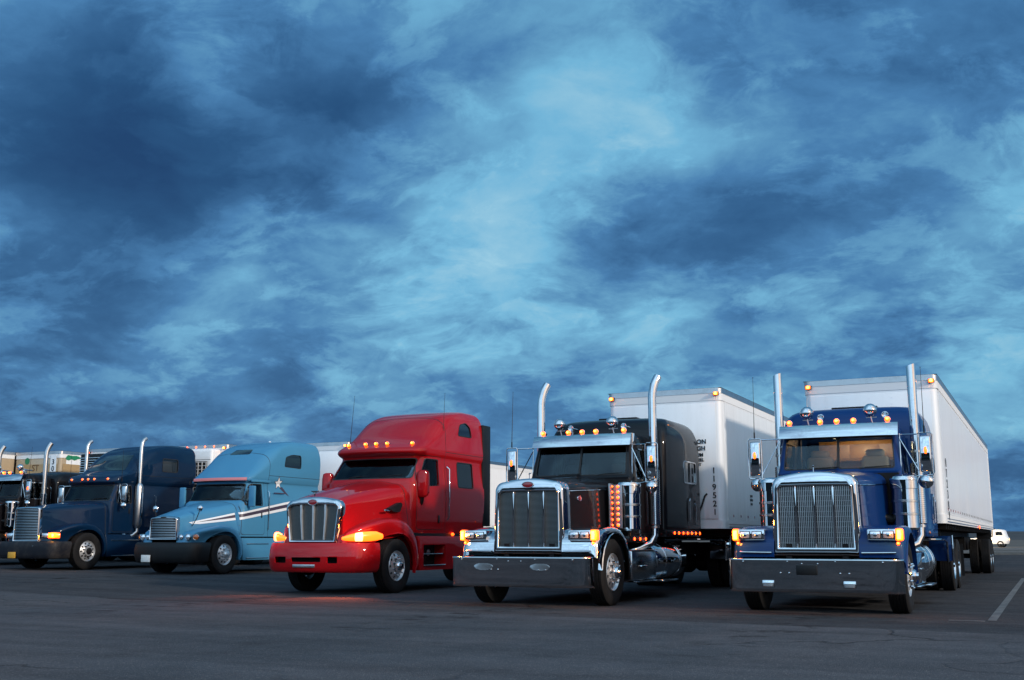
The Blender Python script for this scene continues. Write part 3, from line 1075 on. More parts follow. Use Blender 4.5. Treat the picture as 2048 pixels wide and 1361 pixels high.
    dr = o.get('roof_drop', 0.0)      # lower roof: squeeze everything above the belt
    slH = Hull([(z - dr * max(0, (z - 2.2) / 1.21), *r) for z, *r in sl_rows], 2)
    tunnel = B().box(-.84, .84, 3.9, 4.2, 1.4, 2.85).mesh()
    cab_me = boolean(cabH.mesh(), [('DIFFERENCE', cabH.mesh(.045))] + [('DIFFERENCE', c) for c in wsc + dwc] + [('DIFFERENCE', tunnel)])
    cab = put('cab', cab_me, paint_m, T, 40)
    sw_ = rounded([(SR - 1.12, 2.16), (SR - .32, 2.16), (SR - .32, 2.56), (SR - 1.12, 2.56)], .06)
    swc = [side_cut(sw_, s) for s in (-1, 1)]
    sl_me = boolean(slH.mesh(), [('DIFFERENCE', slH.mesh(.045)), ('DIFFERENCE', tunnel)] + [('DIFFERENCE', c) for c in swc])
    sl = put('sleeper', sl_me, paint_m, T, 40)
    for i, c in enumerate(wsc):
        put('windshield', skin(cabH, c, -.012, .020), GLASS, cab)
        big = front_cut(grow(ws[i], .018), 2.4, 3.05)
        put('windshield_seal', skin(cabH, big, .004, .03, front_cut(ws[i], 2.3, 3.1)), SEAL, cab)
    for i, s in enumerate((-1, 1)):
        put('door_window', skin(cabH, dwc[i], -.012, .02), GLASS, cab)
        dpoly = rounded([(2.80, 1.16), (3.88, 1.16), (3.88, 2.74), (3.02, 2.74), (2.80, 2.35)], .06)
        d = put('door', skin(cabH, side_cut(dpoly, s), .006, .002, side_cut(dw, s, .4, 1.8)), paint_m, cab)
        put('window_seal', skin(cabH, side_cut(grow(dw, .02), s), .009, .0, side_cut(dw, s, .4, 1.8)), CHROME if o.get('chrome_trim', 1) else SEAL, d)
        B().box(s * (W + .008), s * (W + .035), 3.62, 3.80, 1.98, 2.02, .008).out('door_handle', CHROME, d)
        put('door_gap', skin(cabH, side_cut(grow(dpoly, .010), s), .0015, .002, side_cut(dpoly, s, .4, 1.8)), SEAL, cab)
        for hz in (1.45, 2.05):
            B().cyl((s * (W + .008), 2.80, hz), (s * (W + .008), 2.80, hz + .09), .012, 8).out('door_hinge', paint_m, d)
        B().tube([(s * (W + .01), 3.93, 1.3), (s * (W + .06), 3.93, 1.34), (s * (W + .06), 3.93, 2.5), (s * (W + .01), 3.93, 2.54)], .014, 8).out('grab_handle', CHROME, cab)
        # sleeper window with chrome frame
        put('sleeper_window', skin(slH, swc[i], -.01, .02), DGLASS, sl)
        put('window_frame', skin(slH, side_cut(grow(sw_, .022), s), .010, .01, side_cut(sw_, s, .4, 1.8)), CHROME, sl)
        B().box(s * (SW - .005), s * (SW + .014), SR - .72, SR - .70, 2.17, 2.55).out('window_bar', CHROME, sl)
        lg = rounded([(SR - .95, 1.30), (SR - .40, 1.30), (SR - .40, 1.86), (SR - .95, 1.86)], .08)
        put('luggage_door', skin(slH, side_cut(lg, s), .006, .002), paint_m, sl)
        B().tube([(s * (SW + .005), SR - .88, 1.40), (s * (SW + .03), SR - .88, 1.42), (s * (SW + .03), SR - .88, 1.80), (s * (SW + .03), SR - .84, 1.84), (s * (SW + .005), SR - .80, 1.84)], .009, 6).out('grab_rail', CHROME, sl)
        B().tube([(s * (SW + .005), SR - .46, 1.34), (s * (SW + .03), SR - .46, 1.36), (s * (SW + .03), SR - .46, 1.74), (s * (SW + .005), SR - .46, 1.76)], .009, 6).out('grab_rail', CHROME, sl)
        # cab side skirt under door and sleeper
        B().box(s * .72, s * (W + .015), 2.5, 4.0, 1.0, 1.115, .01).out('cab_skirt', paint_m, cab)
        B().box(s * .72, s * (SW - .005), 4.03, SR, 1.10, 1.235, .01).out('sleeper_skirt', paint_m, sl)
    B().box(-.95, .95, 2.55, 2.70, 1.02, 2.10).out('firewall', FRAME, cab)
    # wipers
    for x in (-.45, .35):
        B().tube([(x, 2.60, 2.17), (x + .1, 2.63, 2.20), (x + .48, 2.645, 2.215)], .008, 6).out('wiper', BLACK, cab)
    # visor
    rows = []
    for yy, zz in ((2.93, 2.935), (2.78, 2.935), (2.755, 2.925), (2.70, 2.80), (2.668, 2.725), (2.665, 2.715)):
        rows.append([(-.955 - .0 + 1.91 * i / 20, yy + .06 * abs(-1 + 2 * i / 20) ** 3, zz) for i in range(21)])
    vis = B().grid(rows).out('sun_visor', o.get('visor', CHROME), cab, 50, solid=.008)
    for s in (-1, 1):
        B().prism([(2.99, 2.93), (2.83, 2.925), (2.735, 2.73), (2.80, 2.72), (2.95, 2.80)], 'x', s * .945, s * .955).out('visor_end', CHROME, vis)
    for x in (-.80, -.29, -.02, .25, .79):
        bullet_lamp(cab, (x, 2.90, 2.99), AMBER, CHROME, 1.08)
    for x in (-.54, .50):
        hb = B().lathe([(.001, .06), (.09, .055), (.112, .03), (.108, 0), (.098, -.045), (.073, -.078), (.04, -.096), (.001, -.102)], (x, 3.06, 3.17), (0, 1, .0), 28).out('spot_lamp', CHROME, cab)
        B().tube([(x, 3.08, 3.10), (x + .03, 3.09, 2.94)], .012, 8).tube([(x - .07, 3.09, 3.05), (x + .10, 3.09, 3.05)], .010, 6).out('lamp_bracket', STEEL, hb)
        hn = B().lathe([(.018, .32), (.02, .12), (.03, .04), (.055, 0), (.05, -.002), (.001, .03)], (x + .24, 3.02, 3.08), (0, 1, 0), 16).out('air_horn', CHROME, cab)
        B().box(x + .225, x + .255, 3.1, 3.14, 2.93, 3.07).out('horn_bracket', STEEL, hn)
    B().box(-.40, .40, 4.72, 5.2, 3.395 - dr, 3.43 - dr, .012).out('roof_hatch', BLACK, sl)
    # mirrors, air cleaners, stacks
    for s in (-1, 1):
        west_coast_mirror(T, s, s * 1.36, 2.72, 2.10, s * .97, True)
        ac = B().lathe([(.05, 1.19), (.17, 1.20), (.195, 1.23), (.195, 1.42), (.203, 1.425), (.203, 1.455), (.195, 1.46), (.195, 1.62), (.203, 1.625), (.203, 1.655), (.195, 1.66), (.195, 1.83), (.21, 1.835), (.21, 1.96), (.216, 1.965), (.216, 1.985), (.20, 2.02), (.12, 2.05), (.001, 2.055)], (s * 1.04, 2.40, 0), (0, 0, 1), 36).out('air_cleaner', CHROME, T)
        for z in (1.44, 1.64):
            B().lathe([(.204, z - .018), (.207, z - .016), (.207, z + .016), (.204, z + .018)], (s * 1.04, 2.40, 0), (0, 0, 1), 36, False, False).out('strap', ALU, ac)
        B().tube([(s * .86, 2.40, 1.35), (s * .7, 2.3, 1.4)], .06, 12).out('intake_duct', BLACK, ac)
        if o.get('light_bar'):
            br = B().box(s * .80, s * .835, 2.02, 2.20, 1.24, 2.0, .01).out('lamp_or_reflection_panel', PANEL, T)  # added plate and lit studs standing in for the lamps' reflection in the hood
            fz = B().box(s * .84, s * 1.0, 2.17, 2.178, 1.24, 1.98, .002).out('front_light_panel', PANEL, T)
            for k in range(8):
                z = 1.29 + k * .094
                stud_lamp(br, (s * .836, 2.08, z), (0, 0, 0 if s > 0 else PI), ORANGE, .020)
                stud_lamp(fz, (s * .925, 2.169, z), (0, 0, -PI / 2), ORANGE, .024)
        air_stack(T, s * 1.125, o.get('stack_y', 3.55), o.get('stack_z', 4.0) - (.02 if s < 0 else 0), o.get('stack', 'straight'), mat=o.get('stack_m', CHROME))
        antenna(T, (s * 1.36, 2.70, 2.74), 1.05, (s * .0, .05))
        # battery / tool box with step
        bx = B().box(s * .62, s * 1.18, 2.12, 3.40, .36, .86, .03).out('battery_box', ALU if o.get('light_bar') else CHROME, T)
        B().box(s * .8, s * 1.21, 2.16, 3.36, .862, .872).out('step_plate', STEEL, bx)
        B().box(s * .9, s * 1.22, 2.2, 3.3, .33, .352, .005).out('lower_step', CHROME, bx)
        B().tube([(s * 1.19, 2.5, .6), (s * 1.21, 2.5, .6), (s * 1.21, 2.8, .6), (s * 1.19, 2.8, .6)], .01, 6).out('box_handle', CHROME, bx)
        ft = B().lathe([(.05, 0), (.20, .005), (.30, .035), (.335, .10), (.335, 1.70), (.30, 1.765), (.20, 1.795), (.05, 1.8)], (s * .86, 3.50, .67), (0, 1, 0), 40).out('fuel_tank', CHROME, T)
        for y in (3.95, 4.85):
            B().lathe([(.336, -.03), (.342, -.028), (.342, .028), (.336, .03)], (s * .86, y, .67), (0, 1, 0), 40, False, False).out('tank_strap', ALU, ft)
        B().cyl((s * .98, 3.75, .97), (s * 1.0, 3.75, 1.06), .05, 14).out('filler_cap', STEEL, ft)
        B().box(s * 1.0, s * 1.24, 3.62, 4.5, .30, .33, .005).out('tank_step', ALU, ft)
        if o.get('light_bar'):
            for y in (2.72, 3.02, 3.32):
                stud_lamp(T, (s * (W + .017), y, 1.06), (0, 0, 0 if s > 0 else PI), ORANGE, .028)
            for k in range(7):
                stud_lamp(T, (s * (SW - .003), SR - 1.85 + k * .28, 1.17), (0, 0, 0 if s > 0 else PI), ORANGE, .028)
            vb = B().box(s * .99, s * 1.03, 3.84, 3.90, 1.2, 2.0, .005).out('lamp_or_reflection_panel', BLACKP, T)
            for k in range(8):
                stud_lamp(vb, (s * 1.01, 3.838, 1.25 + k * .1), (0, 0, -PI / 2), REDLIT, .016)
        else:
            stud_lamp(T, (s * (SW - .003), 4.4, 1.17), (0, 0, 0 if s > 0 else PI), AMBOFF, .028)
    D = o.get('drives', (9.2, 10.5))
    chassis(T, .5, D[1] + .9, D)
    for s in (-1, 1):
        # quarter fender ahead of the drive wheels, on a bent tube
        q = B().box(s * .78, s * 1.22, D[0] - .86, D[0] - .83, .62, 1.12, .01).out('quarter_fender', o.get('qf', CHROME), T)
        B().box(s * 1.222, s * 1.25, D[0] - .87, D[0] - .82, .60, 1.14, .012).out('fender_edge', CHROME, q)
        B().tube([(s * .5, SR - .3, 1.05), (s * 1.1, SR + .1, 1.05), (s * 1.1, D[0] - 1.1, 1.05), (s * 1.14, D[0] - .9, 1.0), (s * 1.14, D[0] - .88, .6)], .022, 8).out('fender_tube', CHROME, T)
        B().box(s * .75, s * 1.24, D[1] + .72, D[1] + .735, .25, .95).out('mud_flap', BLACK, T)
    B().lathe([(.5, 0), (.52, .03), (.45, .05), (.001, .05)], (0, D[0] + .5, 1.08), (0, 0, 1), 28).out('fifth_wheel', FRAME, T)
    interior(T, 2.70, 2.16, W, SR if o.get('lit') else 4.0, o.get('lit', False))
    if not o.get('lit'):
        B().box(-.8, .8, 4.15, 4.18, 1.3, 2.95).out('bunk_curtain', GREYI, T)
    return T


# ------------------------------------------------------------------ trailers
def trailer(name, label, X, Y, g, L, top, bot=1.22, W=1.25, side=TRW, front=TRW2, axles=(), digits=None, **o):
    T = thing(name, label, 'trailer', (X, Y, g), o.get('rz', 0.0), 'box trailers in the row')
    rc = .12
    # front wall with rounded corner posts
    P = Hull.plan(0, .5, W, rc, .02, .02)
    core = B().loft([[(x, y, z) for x, y in Hull.plan(.004, L, W - .012, rc, .02, .02)] for z in (bot + .16, top - .02)]).out('box_body', front, T)
    B().box(-W + rc, W - rc, -.004, .003, bot + .2, top - .30, .002).out('front_panel', front, T)
    nose = [(x, y, z) for x, y, z in []]
    # top and bottom rails
    for z0, z1, nm, mt, ex in ((top - .25, top - .10, 'upper_nose_rail', o.get('nose', CHPAINT), .006), (top - .10, top + .012, 'roof_rail', STEEL, .012), (bot, bot + .17, 'bottom_rail', o.get('rail', CHPAINT), .006)):
        out_ = Hull.plan(-ex, L + ex, W + ex, rc, .03, .02)
        B().loft([[(x, y, z) for x, y in out_] for z in (z0, z1)]).out(nm, mt, T)
    B().box(-W - .014, W + .014, .02, L, top + .012, top + .018).out('roof_edge', BLACK, T)
    # side sheets
    n = int(L / 1.22)
    w = (L - .5) / n
    for s in (-1, 1):
        for k in range(n):
            y0 = .30 + k * w
            inst('side_sheet', ('sheet', round(w, 3), bot, top, side.name), lambda: B().box(-.004, .004, .0008, w - .0008, bot + .172, top - .253), side, T, (s * (W - .006), y0, 0))
        B().box(s * (W - .012), s * (W + .010), L - .2, L - .01, bot + .17, top - .10, .004).out('rear_post', CHPAINT, T)
        B().box(s * (W + .006), s * (W + .012), .35, L - .05, bot + .085, bot + .10).out('rub_rail', STEEL, T)
        B().box(s * (W + .006), s * (W + .010), .35, L - .05, bot + .02, bot + .045).out('rub_rail', STEEL, T)
    if o.get('rivets', True):
        rv = B()
        for s in (-1, 1):
            y = .5
            while y < L - .2:
                for z in (bot + .20, top - .28):
                    rv.box(s * (W - .004), s * (W + .006), y - .006, y + .006, z - .006, z + .006)
                y += .16
        for x in (-.84, -.42, 0, .42, .84):
            z = bot + .25
            while z < top - .3:
                rv.box(x - .006, x + .006, -.008, -.002, z - .006, z + .006); z += .12
        rv.out('rivets', CHPAINT, T)['kind'] = 'stuff'
        B().box(-.30, .30, -.05, -.004, bot + .55, bot + .72, .01).out('gladhand_plate', STEEL, T)
        for x in (-.2, .2):
            B().tube([(x, -.05, bot + .62), (x, -.22, bot + .56), (x * .7, -.42, bot + .2), (x * .5, -.6, bot - .05)], .018, 8).out('air_line', FRAME, T)
        for s in (-1, 1):
            for k in range(int(L / .62)):
                inst('anchor_plate', 'anch', lambda: B().box(-.005, .006, -.022, .022, -.025, .025, .003), REFLECT if k < 6 else INK, T, (s * W, .75 + k * .62, bot + .27))
    # marker lamps on the top corners
    for s in o.get('corner', (-1, 1)):
        h = B().box(s * (W - .15), s * (W - .03), -.035, .0, top - .155, top - .075, .01).out('corner_lamp', BLACK, T)
        B().box(s * (W - .14), s * (W - .04), -.06, -.036, top - .148, top - .082, .012).out('lens', AMBER, h)
        B().sph((s * (W - .09), -.062, top - .115), .028, 10, 6).out('bulb', AMBERC, h)
    for x in o.get('row', ()):
        stud_lamp(T, (x, -.012, top - .05), (0, 0, -PI / 2), PINKM if o.get('rowdim') else ORANGE, .03)
    # underframe
    for s in (-1, 1):
        B().box(s * .45 - .05, s * .45 + .05, .6, L - .4, bot - .22, bot).out('frame_rail', FRAME, T)
    b = B()
    y = .8
    while y < L - .5:
        b.box(-W + .06, W - .06, y, y + .05, bot - .1, bot - .001); y += .45
    b.out('cross_members', FRAME, T)
    for s in (-1, 1):
        lg = B().box(s * .72, s * .85, 3.3, 3.43, .35, bot - .1).out('landing_leg', FRAME, T)
        B().box(s * .65, s * .92, 3.25, 3.48, .30, .35).out('leg_foot', FRAME, lg)
    if axles:
        B().box(-.55, .55, axles[0] - .8, axles[-1] + .8, .72, bot - .22).out('bogie_frame', FRAME, T)
        for y in axles:
            B().cyl((-1, y, TR), (1, y, TR), .07, 12).out('trailer_axle', FRAME, T)
            for s in (-1, 1):
                wheel(T, s * 1.11, y, s, 'rear', ALU, STEEL, dual=True)
        for s in (-1, 1):
            B().box(s * .75, s * 1.2, axles[-1] + .68, axles[-1] + .695, .3, bot - .1).out('mud_flap', BLACK, T)
            stud_lamp(T, (s * (W + .012), L * .55, bot + .02), (0, 0, 0 if s > 0 else PI), ORANGE, .045, 'side_marker_lamp')
    if digits:
        txt, y, ztop, step, size, face = digits
        for k, ch in enumerate(txt):
            me = text_mesh(ch, size)
            if face == 'side':
                me.transform(Matrix(((0, 0, 1, 0), (1, 0, 0, 0), (0, 1, 0, 0), (0, 0, 0, 1))))
                put('digit', me, INK, T, loc=(W + .012, y, ztop - k * step))
            else:
                me.transform(Matrix(((1, 0, 0, 0), (0, 0, -1, 0), (0, 1, 0, 0), (0, 0, 0, 1))))
                put('digit', me, INK, T, loc=(y, -.012, ztop - k * step))
    return T


def front_text(T, body, x, z, size, mat=INK, y=-.012, name='lettering'):
    me = text_mesh(body, size)
    me.transform(Matrix(((1, 0, 0, 0), (0, 0, -1, 0), (0, 1, 0, 0), (0, 0, 0, 1))))
    return put(name, me, mat, T, loc=(x, y, z))


def side_text(T, body, x, y, z, size, mat=INK, name='lettering'):
    me = text_mesh(body, size)
    me.transform(Matrix(((0, 0, 1, 0), (1, 0, 0, 0), (0, 1, 0, 0), (0, 0, 0, 1))))
    return put(name, me, mat, T, loc=(x, y, z))


# ------------------------------------------------------------------ build: the two near rigs
classic_truck('semi_truck', 'dark blue long-nose tractor with chrome bumper and warmly lit cab, rightmost in the row', -3.08, 16.05, 0, BLUE, BLUE,
              grille='v', fog=True, lit=True, stack='straight', stack_z=4.02, stack_y=3.62, sl_rear=6.12, drives=(9.3, 10.6), qf=BLUE)
classic_truck('semi_truck', 'black long-nose tractor with chrome fenders, curved stacks and rows of amber side lamps', -7.62, 15.98, 0, BLACKP, CHROME,
              grille='h', emblem=True, light_bar=True, stack='curve', stack_z=4.02, stack_y=3.52, sl_rear=6.34, drives=(9.2, 10.5))
t1 = trailer('box_trailer', 'white box trailer numbered 072389 behind the blue tractor', -3.03, 22.45, 0, 18.6, 4.16, 1.35, axles=(16.0, 17.3),
             digits=('072389', .80, 2.45, .205, .23, 'side'))
t2 = trailer('box_trailer', 'white box trailer numbered 119521 behind the black tractor', -7.28, 22.6, 0, 16.2, 4.17, 1.27, axles=(13.4, 14.7),
             digits=('119521', 1.06, 2.40, .17, .17, 'front'))

for i, (body, zz, sz) in enumerate((('ION', 3.02, .13), ('IGH', 2.88, .13), ('UM', 2.755, .10), ('HEEL', 2.655, .09), ('HT', 2.56, .08))):
    front_text(t2, body, .80 - .012 * i, zz, sz)
B().tube([(.90, -.01, 1.98), (.86, -.04, 1.93), (.80, -.06, 1.74), (.72, -.08, 1.55)], .02, 8).out('air_hose', BLACK, t2)
for k, w in enumerate((.10, .12, .08)):
    B().box(1.252, 1.258, 2.35 - w, 2.35 + w, 1.98 - k * .09, 2.03 - k * .09).out('lettering_block', INK, t2)


# ------------------------------------------------------------------ aerodynamic tractors
def aero_truck(name, label, X, Y, g, paint_m, c):
    """c: dictionary of measured outlines for one body style"""
    T = thing(name, label, 'truck', (X, Y, g), 0.0, 'tractor units in the row')
    H = Hull(c['hull'], 3)
    W = c['hull'][3][3]
    ws, dw = c['ws'], c['dw']
    wsc = front_cut(ws, c['wsy'][0], c['wsy'][1])
    A = c.get('side_in', .97)
    dwc = [side_cut(dw, s, A) for s in (-1, 1)]
    wins = [(rounded(p, .07), nm) for p, nm in c['wins']]
    cuts = [wsc] + dwc + [side_cut(p, s) for p, _ in wins for s in (-1, 1)]
    me = boolean(H.mesh(), [('DIFFERENCE', H.mesh(.05))] + [('DIFFERENCE', m) for m in cuts])
    cab = put('cab', me, paint_m, T, 42)
    put('windshield', skin(H, wsc, -.014, .024), GLASS, cab)
    put('windshield_seal', skin(H, front_cut(grow(ws, .022), *c['wsy']), .003, .03, front_cut(ws, c['wsy'][0] - .1, c['wsy'][1] + .1)), SEAL, cab)
    for s in (-1, 1):
        put('door_window', skin(H, side_cut(dw, s, A), -.014, .024), GLASS, cab)
        d = put('door', skin(H, side_cut(rounded(c['door'], .08), s, A), .005, .002, side_cut(dw, s, A - .05, 1.8)), paint_m, cab)
        put('window_seal', skin(H, side_cut(grow(dw, .022), s, A), .008, .0, side_cut(dw, s, A - .05, 1.8)), SEAL, d)
        hy, hz = c['handle']
        B().box(s * (W - .01), s * (W + .03), hy - .03, hy + .03, hz - .10, hz + .06, .008).out('door_handle', BLACK, d)
        for p, nm in wins:
            put(nm, skin(H, side_cut(p, s), -.012, .03), DGLASS, cab)
            put('window_seal', skin(H, side_cut(grow(p, .02), s), .006, .01, side_cut(p, s, .4, 1.8)), SEAL, cab)
        if 'grab' in c:
            gy, g0, g1 = c['grab']
            B().tube([(s * (W - .01), gy, g0), (s * (W + .05), gy, g0 + .05), (s * (W + .06), gy + .01, (g0 + g1) / 2), (s * (W + .05), gy + .01, g1 - .05), (s * (W - .01), gy, g1)], .016, 10).out('grab_handle', CHROME, cab)
    sy = c['door'][1][0] + .16
    put('body_seam', skin(H, B().box(-2, 2, sy, sy + .012, 1.0, 5).mesh(), .0015, .002), SEAL, cab)
    put('body_seam', skin(H, B().box(-2, 2, sy + .012, 7, c['seam_z'], c['seam_z'] + .012).mesh(), .0015, .002), SEAL, cab)
    for s in (-1, 1):
        dp = rounded(c['door'], .08)
        put('door_gap', skin(H, side_cut(grow(dp, .012), s, A), .0015, .002, side_cut(dp, s, A - .05, 1.8)), SEAL, cab)
    # hood and fenders
    HD = Hood(c['hood'], 4)
    hood = put('hood', HD.mesh(), paint_m, T, 50)
    AX = c['axle']
    hy = c['hood'][-1][0] - .10
    put('hood_gap', skin(HD, B().box(-2, 2, hy, hy + .014, .5, 4).mesh(), .0015, .003), SEAL, hood)
    for s in (-1, 1):
        fender(T, c['fender'], s, c['fin'], c['fout'], AX, c.get('arch', .63), paint_m, a0=c.get('a0', 178), a1=-14, taper=c.get('taper', .2))
    front_axle(T, AX, c.get('rim', ALU), c.get('hub', CHROME), 1.03)
    B().box(-.55, .55, .5, 2.0, .6, 1.15).out('engine', FRAME, T)
    for s in (-1, 1):
        B().box(s * .5, s * .72, .55, 2.1, .55, 1.15).out('inner_fender', FRAME, T)
    # wipers
    for x in (-.5, .25):
        y0, z0 = c['wiper']
        B().tube([(x, y0, z0), (x + .12, y0 - .0, z0 + .03), (x + .55, y0 + .05, z0 + .05)], .009, 6).out('wiper', BLACK, cab)
    D = c['drives']
    chassis(T, .5, D[1] + .8, D)
    B().lathe([(.5, 0), (.52, .03), (.45, .05), (.001, .05)], (0, D[0] + .5, 1.08), (0, 0, 1), 28).out('fifth_wheel', FRAME, T)
    for s in (-1, 1):
        B().box(s * .75, s * 1.22, D[1] + .70, D[1] + .715, .25, .95).out('mud_flap', BLACK, T)
    interior(T, c['ws_base'][0] + .05, c['ws_base'][1], W - .08, 5, False)
    B().box(-W + .1, W - .1, c['ws_base'][0] + 1.5, c['ws_base'][0] + 1.53, 1.3, 2.8).out('bunk_curtain', GREYI, T)
    return T, cab, hood, H, HD


def curved_lens(poly_pts, zlo, zhi, off, mat, name, parent):
    """lens that wraps a fender corner; poly_pts: plan (x, y) list; zlo/zhi lists"""
    n = len(poly_pts)
    rows = []
    for f in (0, .12, .5, .88, 1):
        b = off * (1 - (2 * f - 1) ** 4)
        row = []
        for i, (x, y) in enumerate(poly_pts):
            a = poly_pts[max(i - 1, 0)]; e = poly_pts[min(i + 1, n - 1)]
            t = Vector((e[0] - a[0], e[1] - a[1])).normalized()
            nx, ny = t.y, -t.x
            if x < 0: nx, ny = -nx, -ny
            row.append((x + nx * b, y + ny * b, zlo[i] + (zhi[i] - zlo[i]) * f))
        rows.append(row)
    return B().grid(rows).out(name, mat, parent, 60, solid=.01)


def build_red():
    Y0, X0 = 17.95, -13.0
    hull = [(1.18, 1.98, 5.35, 1.10, .22, .10, .14), (1.7, 1.97, 5.35, 1.12, .22, .10, .15), (2.15, 1.97, 5.35, 1.12, .24, .10, .16), (2.28, 2.0, 5.35, 1.11, .26, .10, .18),
            (2.55, 2.19, 5.35, 1.085, .28, .10, .19), (2.77, 2.36, 5.35, 1.075, .30, .11, .20), (2.83, 2.26, 5.35, 1.095, .30, .12, .22), (2.89, 2.17, 5.35, 1.11, .32, .12, .24), (2.97, 2.21, 5.35, 1.115, .34, .12, .25), (3.07, 2.42, 5.35, 1.11, .36, .13, .24),
            (3.22, 2.70, 5.35, 1.10, .40, .12, .22), (3.42, 2.96, 5.35, 1.09, .42, .13, .2), (3.6, 3.20, 5.34, 1.075, .42, .14, .18), (3.75, 3.46, 5.33, 1.045, .42, .16, .16), (3.86, 3.80, 5.31, .99, .40, .18, .12), (3.935, 4.25, 5.25, .90, .36, .2, .08), (3.965, 4.6, 5.14, .74, .2, .2, .04)]
    c = dict(hull=hull, seam_z=2.93, ws=rounded([(-.99, 2.33), (.99, 2.33), (.93, 2.74), (-.93, 2.74)], .07), wsy=(1.6, 2.75), ws_base=(2.05, 2.30), wiper=(2.05, 2.33),
             dw=rounded([(2.36, 1.90), (2.52, 2.16), (3.12, 2.20), (3.12, 2.74), (2.62, 2.74), (2.36, 2.36)], .05),
             door=[(2.22, 1.26), (3.26, 1.26), (3.26, 2.81), (2.5, 2.81), (2.22, 2.3)], handle=(3.12, 1.5), grab=(3.5, 1.46, 2.62),
             wins=[([(4.0, 2.20), (4.72, 2.20), (4.72, 2.74), (4.0, 2.74)], 'sleeper_window'), ([(4.02, 3.36), (4.66, 3.36), (4.6, 3.58), (4.42, 3.66), (4.12, 3.60)], 'upper_window')],
             hood=[(.20, 1.00, 1.86, .655, .63, .16, .04), (.55, 1.0, 1.97, .76, .67, .20, .06), (1.1, 1.05, 2.10, .92, .77, .26, .07), (1.6, 1.1, 2.20, 1.02, .87, .28, .07), (2.08, 1.18, 2.295, 1.085, .965, .28, .08)],
             fender=[(.14, .98), (.16, 1.06), (.22, 1.16), (.36, 1.25), (.58, 1.34), (.86, 1.42), (1.15, 1.475), (1.42, 1.48), (1.68, 1.44), (1.92, 1.33), (2.1, 1.14), (2.19, .92), (2.23, .62)],
             fin=.56, fout=1.195, axle=1.40, arch=.64, taper=.42, a0=170, drives=(7.9, 9.2), rim=RIMM, hub=CHROME)
    T, cab, hood, H, HD = aero_truck('semi_truck', 'bright red aerodynamic tractor with tall sloping roof and oval grille emblem', X0, Y0, 0, REDP, c)
    # bumper: painted, wraps round the corners
    BH = Hull([(.42, .06, .95, 1.10, .36, .04, .16), (.47, .02, .92, 1.16, .38, .04, .17), (.60, 0, .88, 1.19, .40, .04, .18), (.74, .0, .85, 1.195, .40, .04, .18), (.90, .03, .80, 1.19, .40, .04, .18), (.985, .07, .76, 1.17, .38, .04, .17)], 2)
    slots = [rounded(p, .02) for p in ([(-.86, .60), (-.56, .60), (-.56, .72), (-.86, .72)], [(-.42, .62), (.28, .62), (.28, .71), (-.42, .71)], [(.42, .60), (.64, .60), (.64, .72), (.42, .72)])]
    bm = boolean(BH.mesh(), [('DIFFERENCE', BH.mesh(.03))] + [('DIFFERENCE', front_cut(p, -.3, .6)) for p in slots] +
                 [('DIFFERENCE', B().box(-1.4, 1.4, .70, 1.2, .3, 1.1).mesh())] +
                 [('DIFFERENCE', B().cyl((sx * .6, 1.40, .53), (sx * 1.6, 1.40, .53), .66, 40).mesh()) for sx in (-1, 1)])
    bump = put('bumper', bm, REDP, T, 42)
    B().box(-.95, .95, .32, .34, .5, .9).out('bumper_liner', DARK, bump)
    B().box(-.36, .16, -.008, .022, .515, .575, .006).out('plate_holder', STEEL, bump)
    for sx in (-.9, .9):
        B().sph((sx, .13, .80), .018, 10, 6).out('tow_bolt', STEEL, bump)
    # grille
    YS = .10
    radiator_shell(T, YS, (.57, .66, .985, 1.875, .17, .055), (.515, .585, 1.02, 1.74, .07, .02), CHROME, .16, .06)
    B().box(-.58, .58, YS + .085, YS + .10, 1.0, 1.76).out('radiator', DARK, T)
    gm = B(); z = 1.03
    while z < 1.74:
        gm.box(-.57, .57, YS + .06, YS + .07, z, z + .007); z += .0165
    gm.out('grille_mesh', MATS['grille_grey'], T)['kind'] = 'stuff'
    for x in (-.27, 0, .27):
        k = x * 1.06
        B().loft([[(x * .93 - .013, YS + .03, 1.02), (x * .93 + .013, YS + .03, 1.02), (x * .93 + .013, YS + .06, 1.02), (x * .93 - .013, YS + .06, 1.02)],
                  [(k - .017, YS + .015, 1.5), (k + .017, YS + .015, 1.5), (k + .017, YS + .06, 1.5), (k - .017, YS + .06, 1.5)],
                  [(k - .024, YS + .012, 1.75), (k + .024, YS + .012, 1.75), (k + .024, YS + .06, 1.75), (k - .024, YS + .06, 1.75)]]).out('grille_bar', RIMM, T)
    oval(T, (-.0, YS - .004, 1.765), .10, .05)
    # winged ornament on the nose
    orn = B().prism([(-.012, 1.885), (.012, 1.885), (.015, 1.95), (.085, 1.975), (.10, 1.995), (.0, 1.985), (-.10, 1.995), (-.085, 1.975), (-.015, 1.95)], 'y', YS + .05, YS + .075, .005)
    orn.out('hood_ornament', CHROME, T)
    for s in (-1, 1):
        # headlamps, lit
        pl = [(s * .66, .185), (s * .80, .20), (s * .92, .235), (s * 1.03, .31), (s * 1.115, .43), (s * 1.17, .58), (s * 1.195, .74)]
        zl = [1.03, 1.02, 1.015, 1.015, 1.02, 1.035, 1.06]; zh = [1.10, 1.14, 1.17, 1.19, 1.20, 1.20, 1.16]
        hl = curved_lens(pl, zl, zh, .035, WARMW, 'headlamp', T)
        curved_lens(pl[3:], [z - .004 for z in zl[3:]], [z + .004 for z in zh[3:]], .043, AMBER, 'turn_signal', hl)
        curved_lens(pl[:3], zl[:3], zh[:3], .042, AMBER, 'inner_signal', hl)
        point_light('signal_light', T, (s * 1.12, .10, 1.24), 7.0, (1, .20, .03), .05)
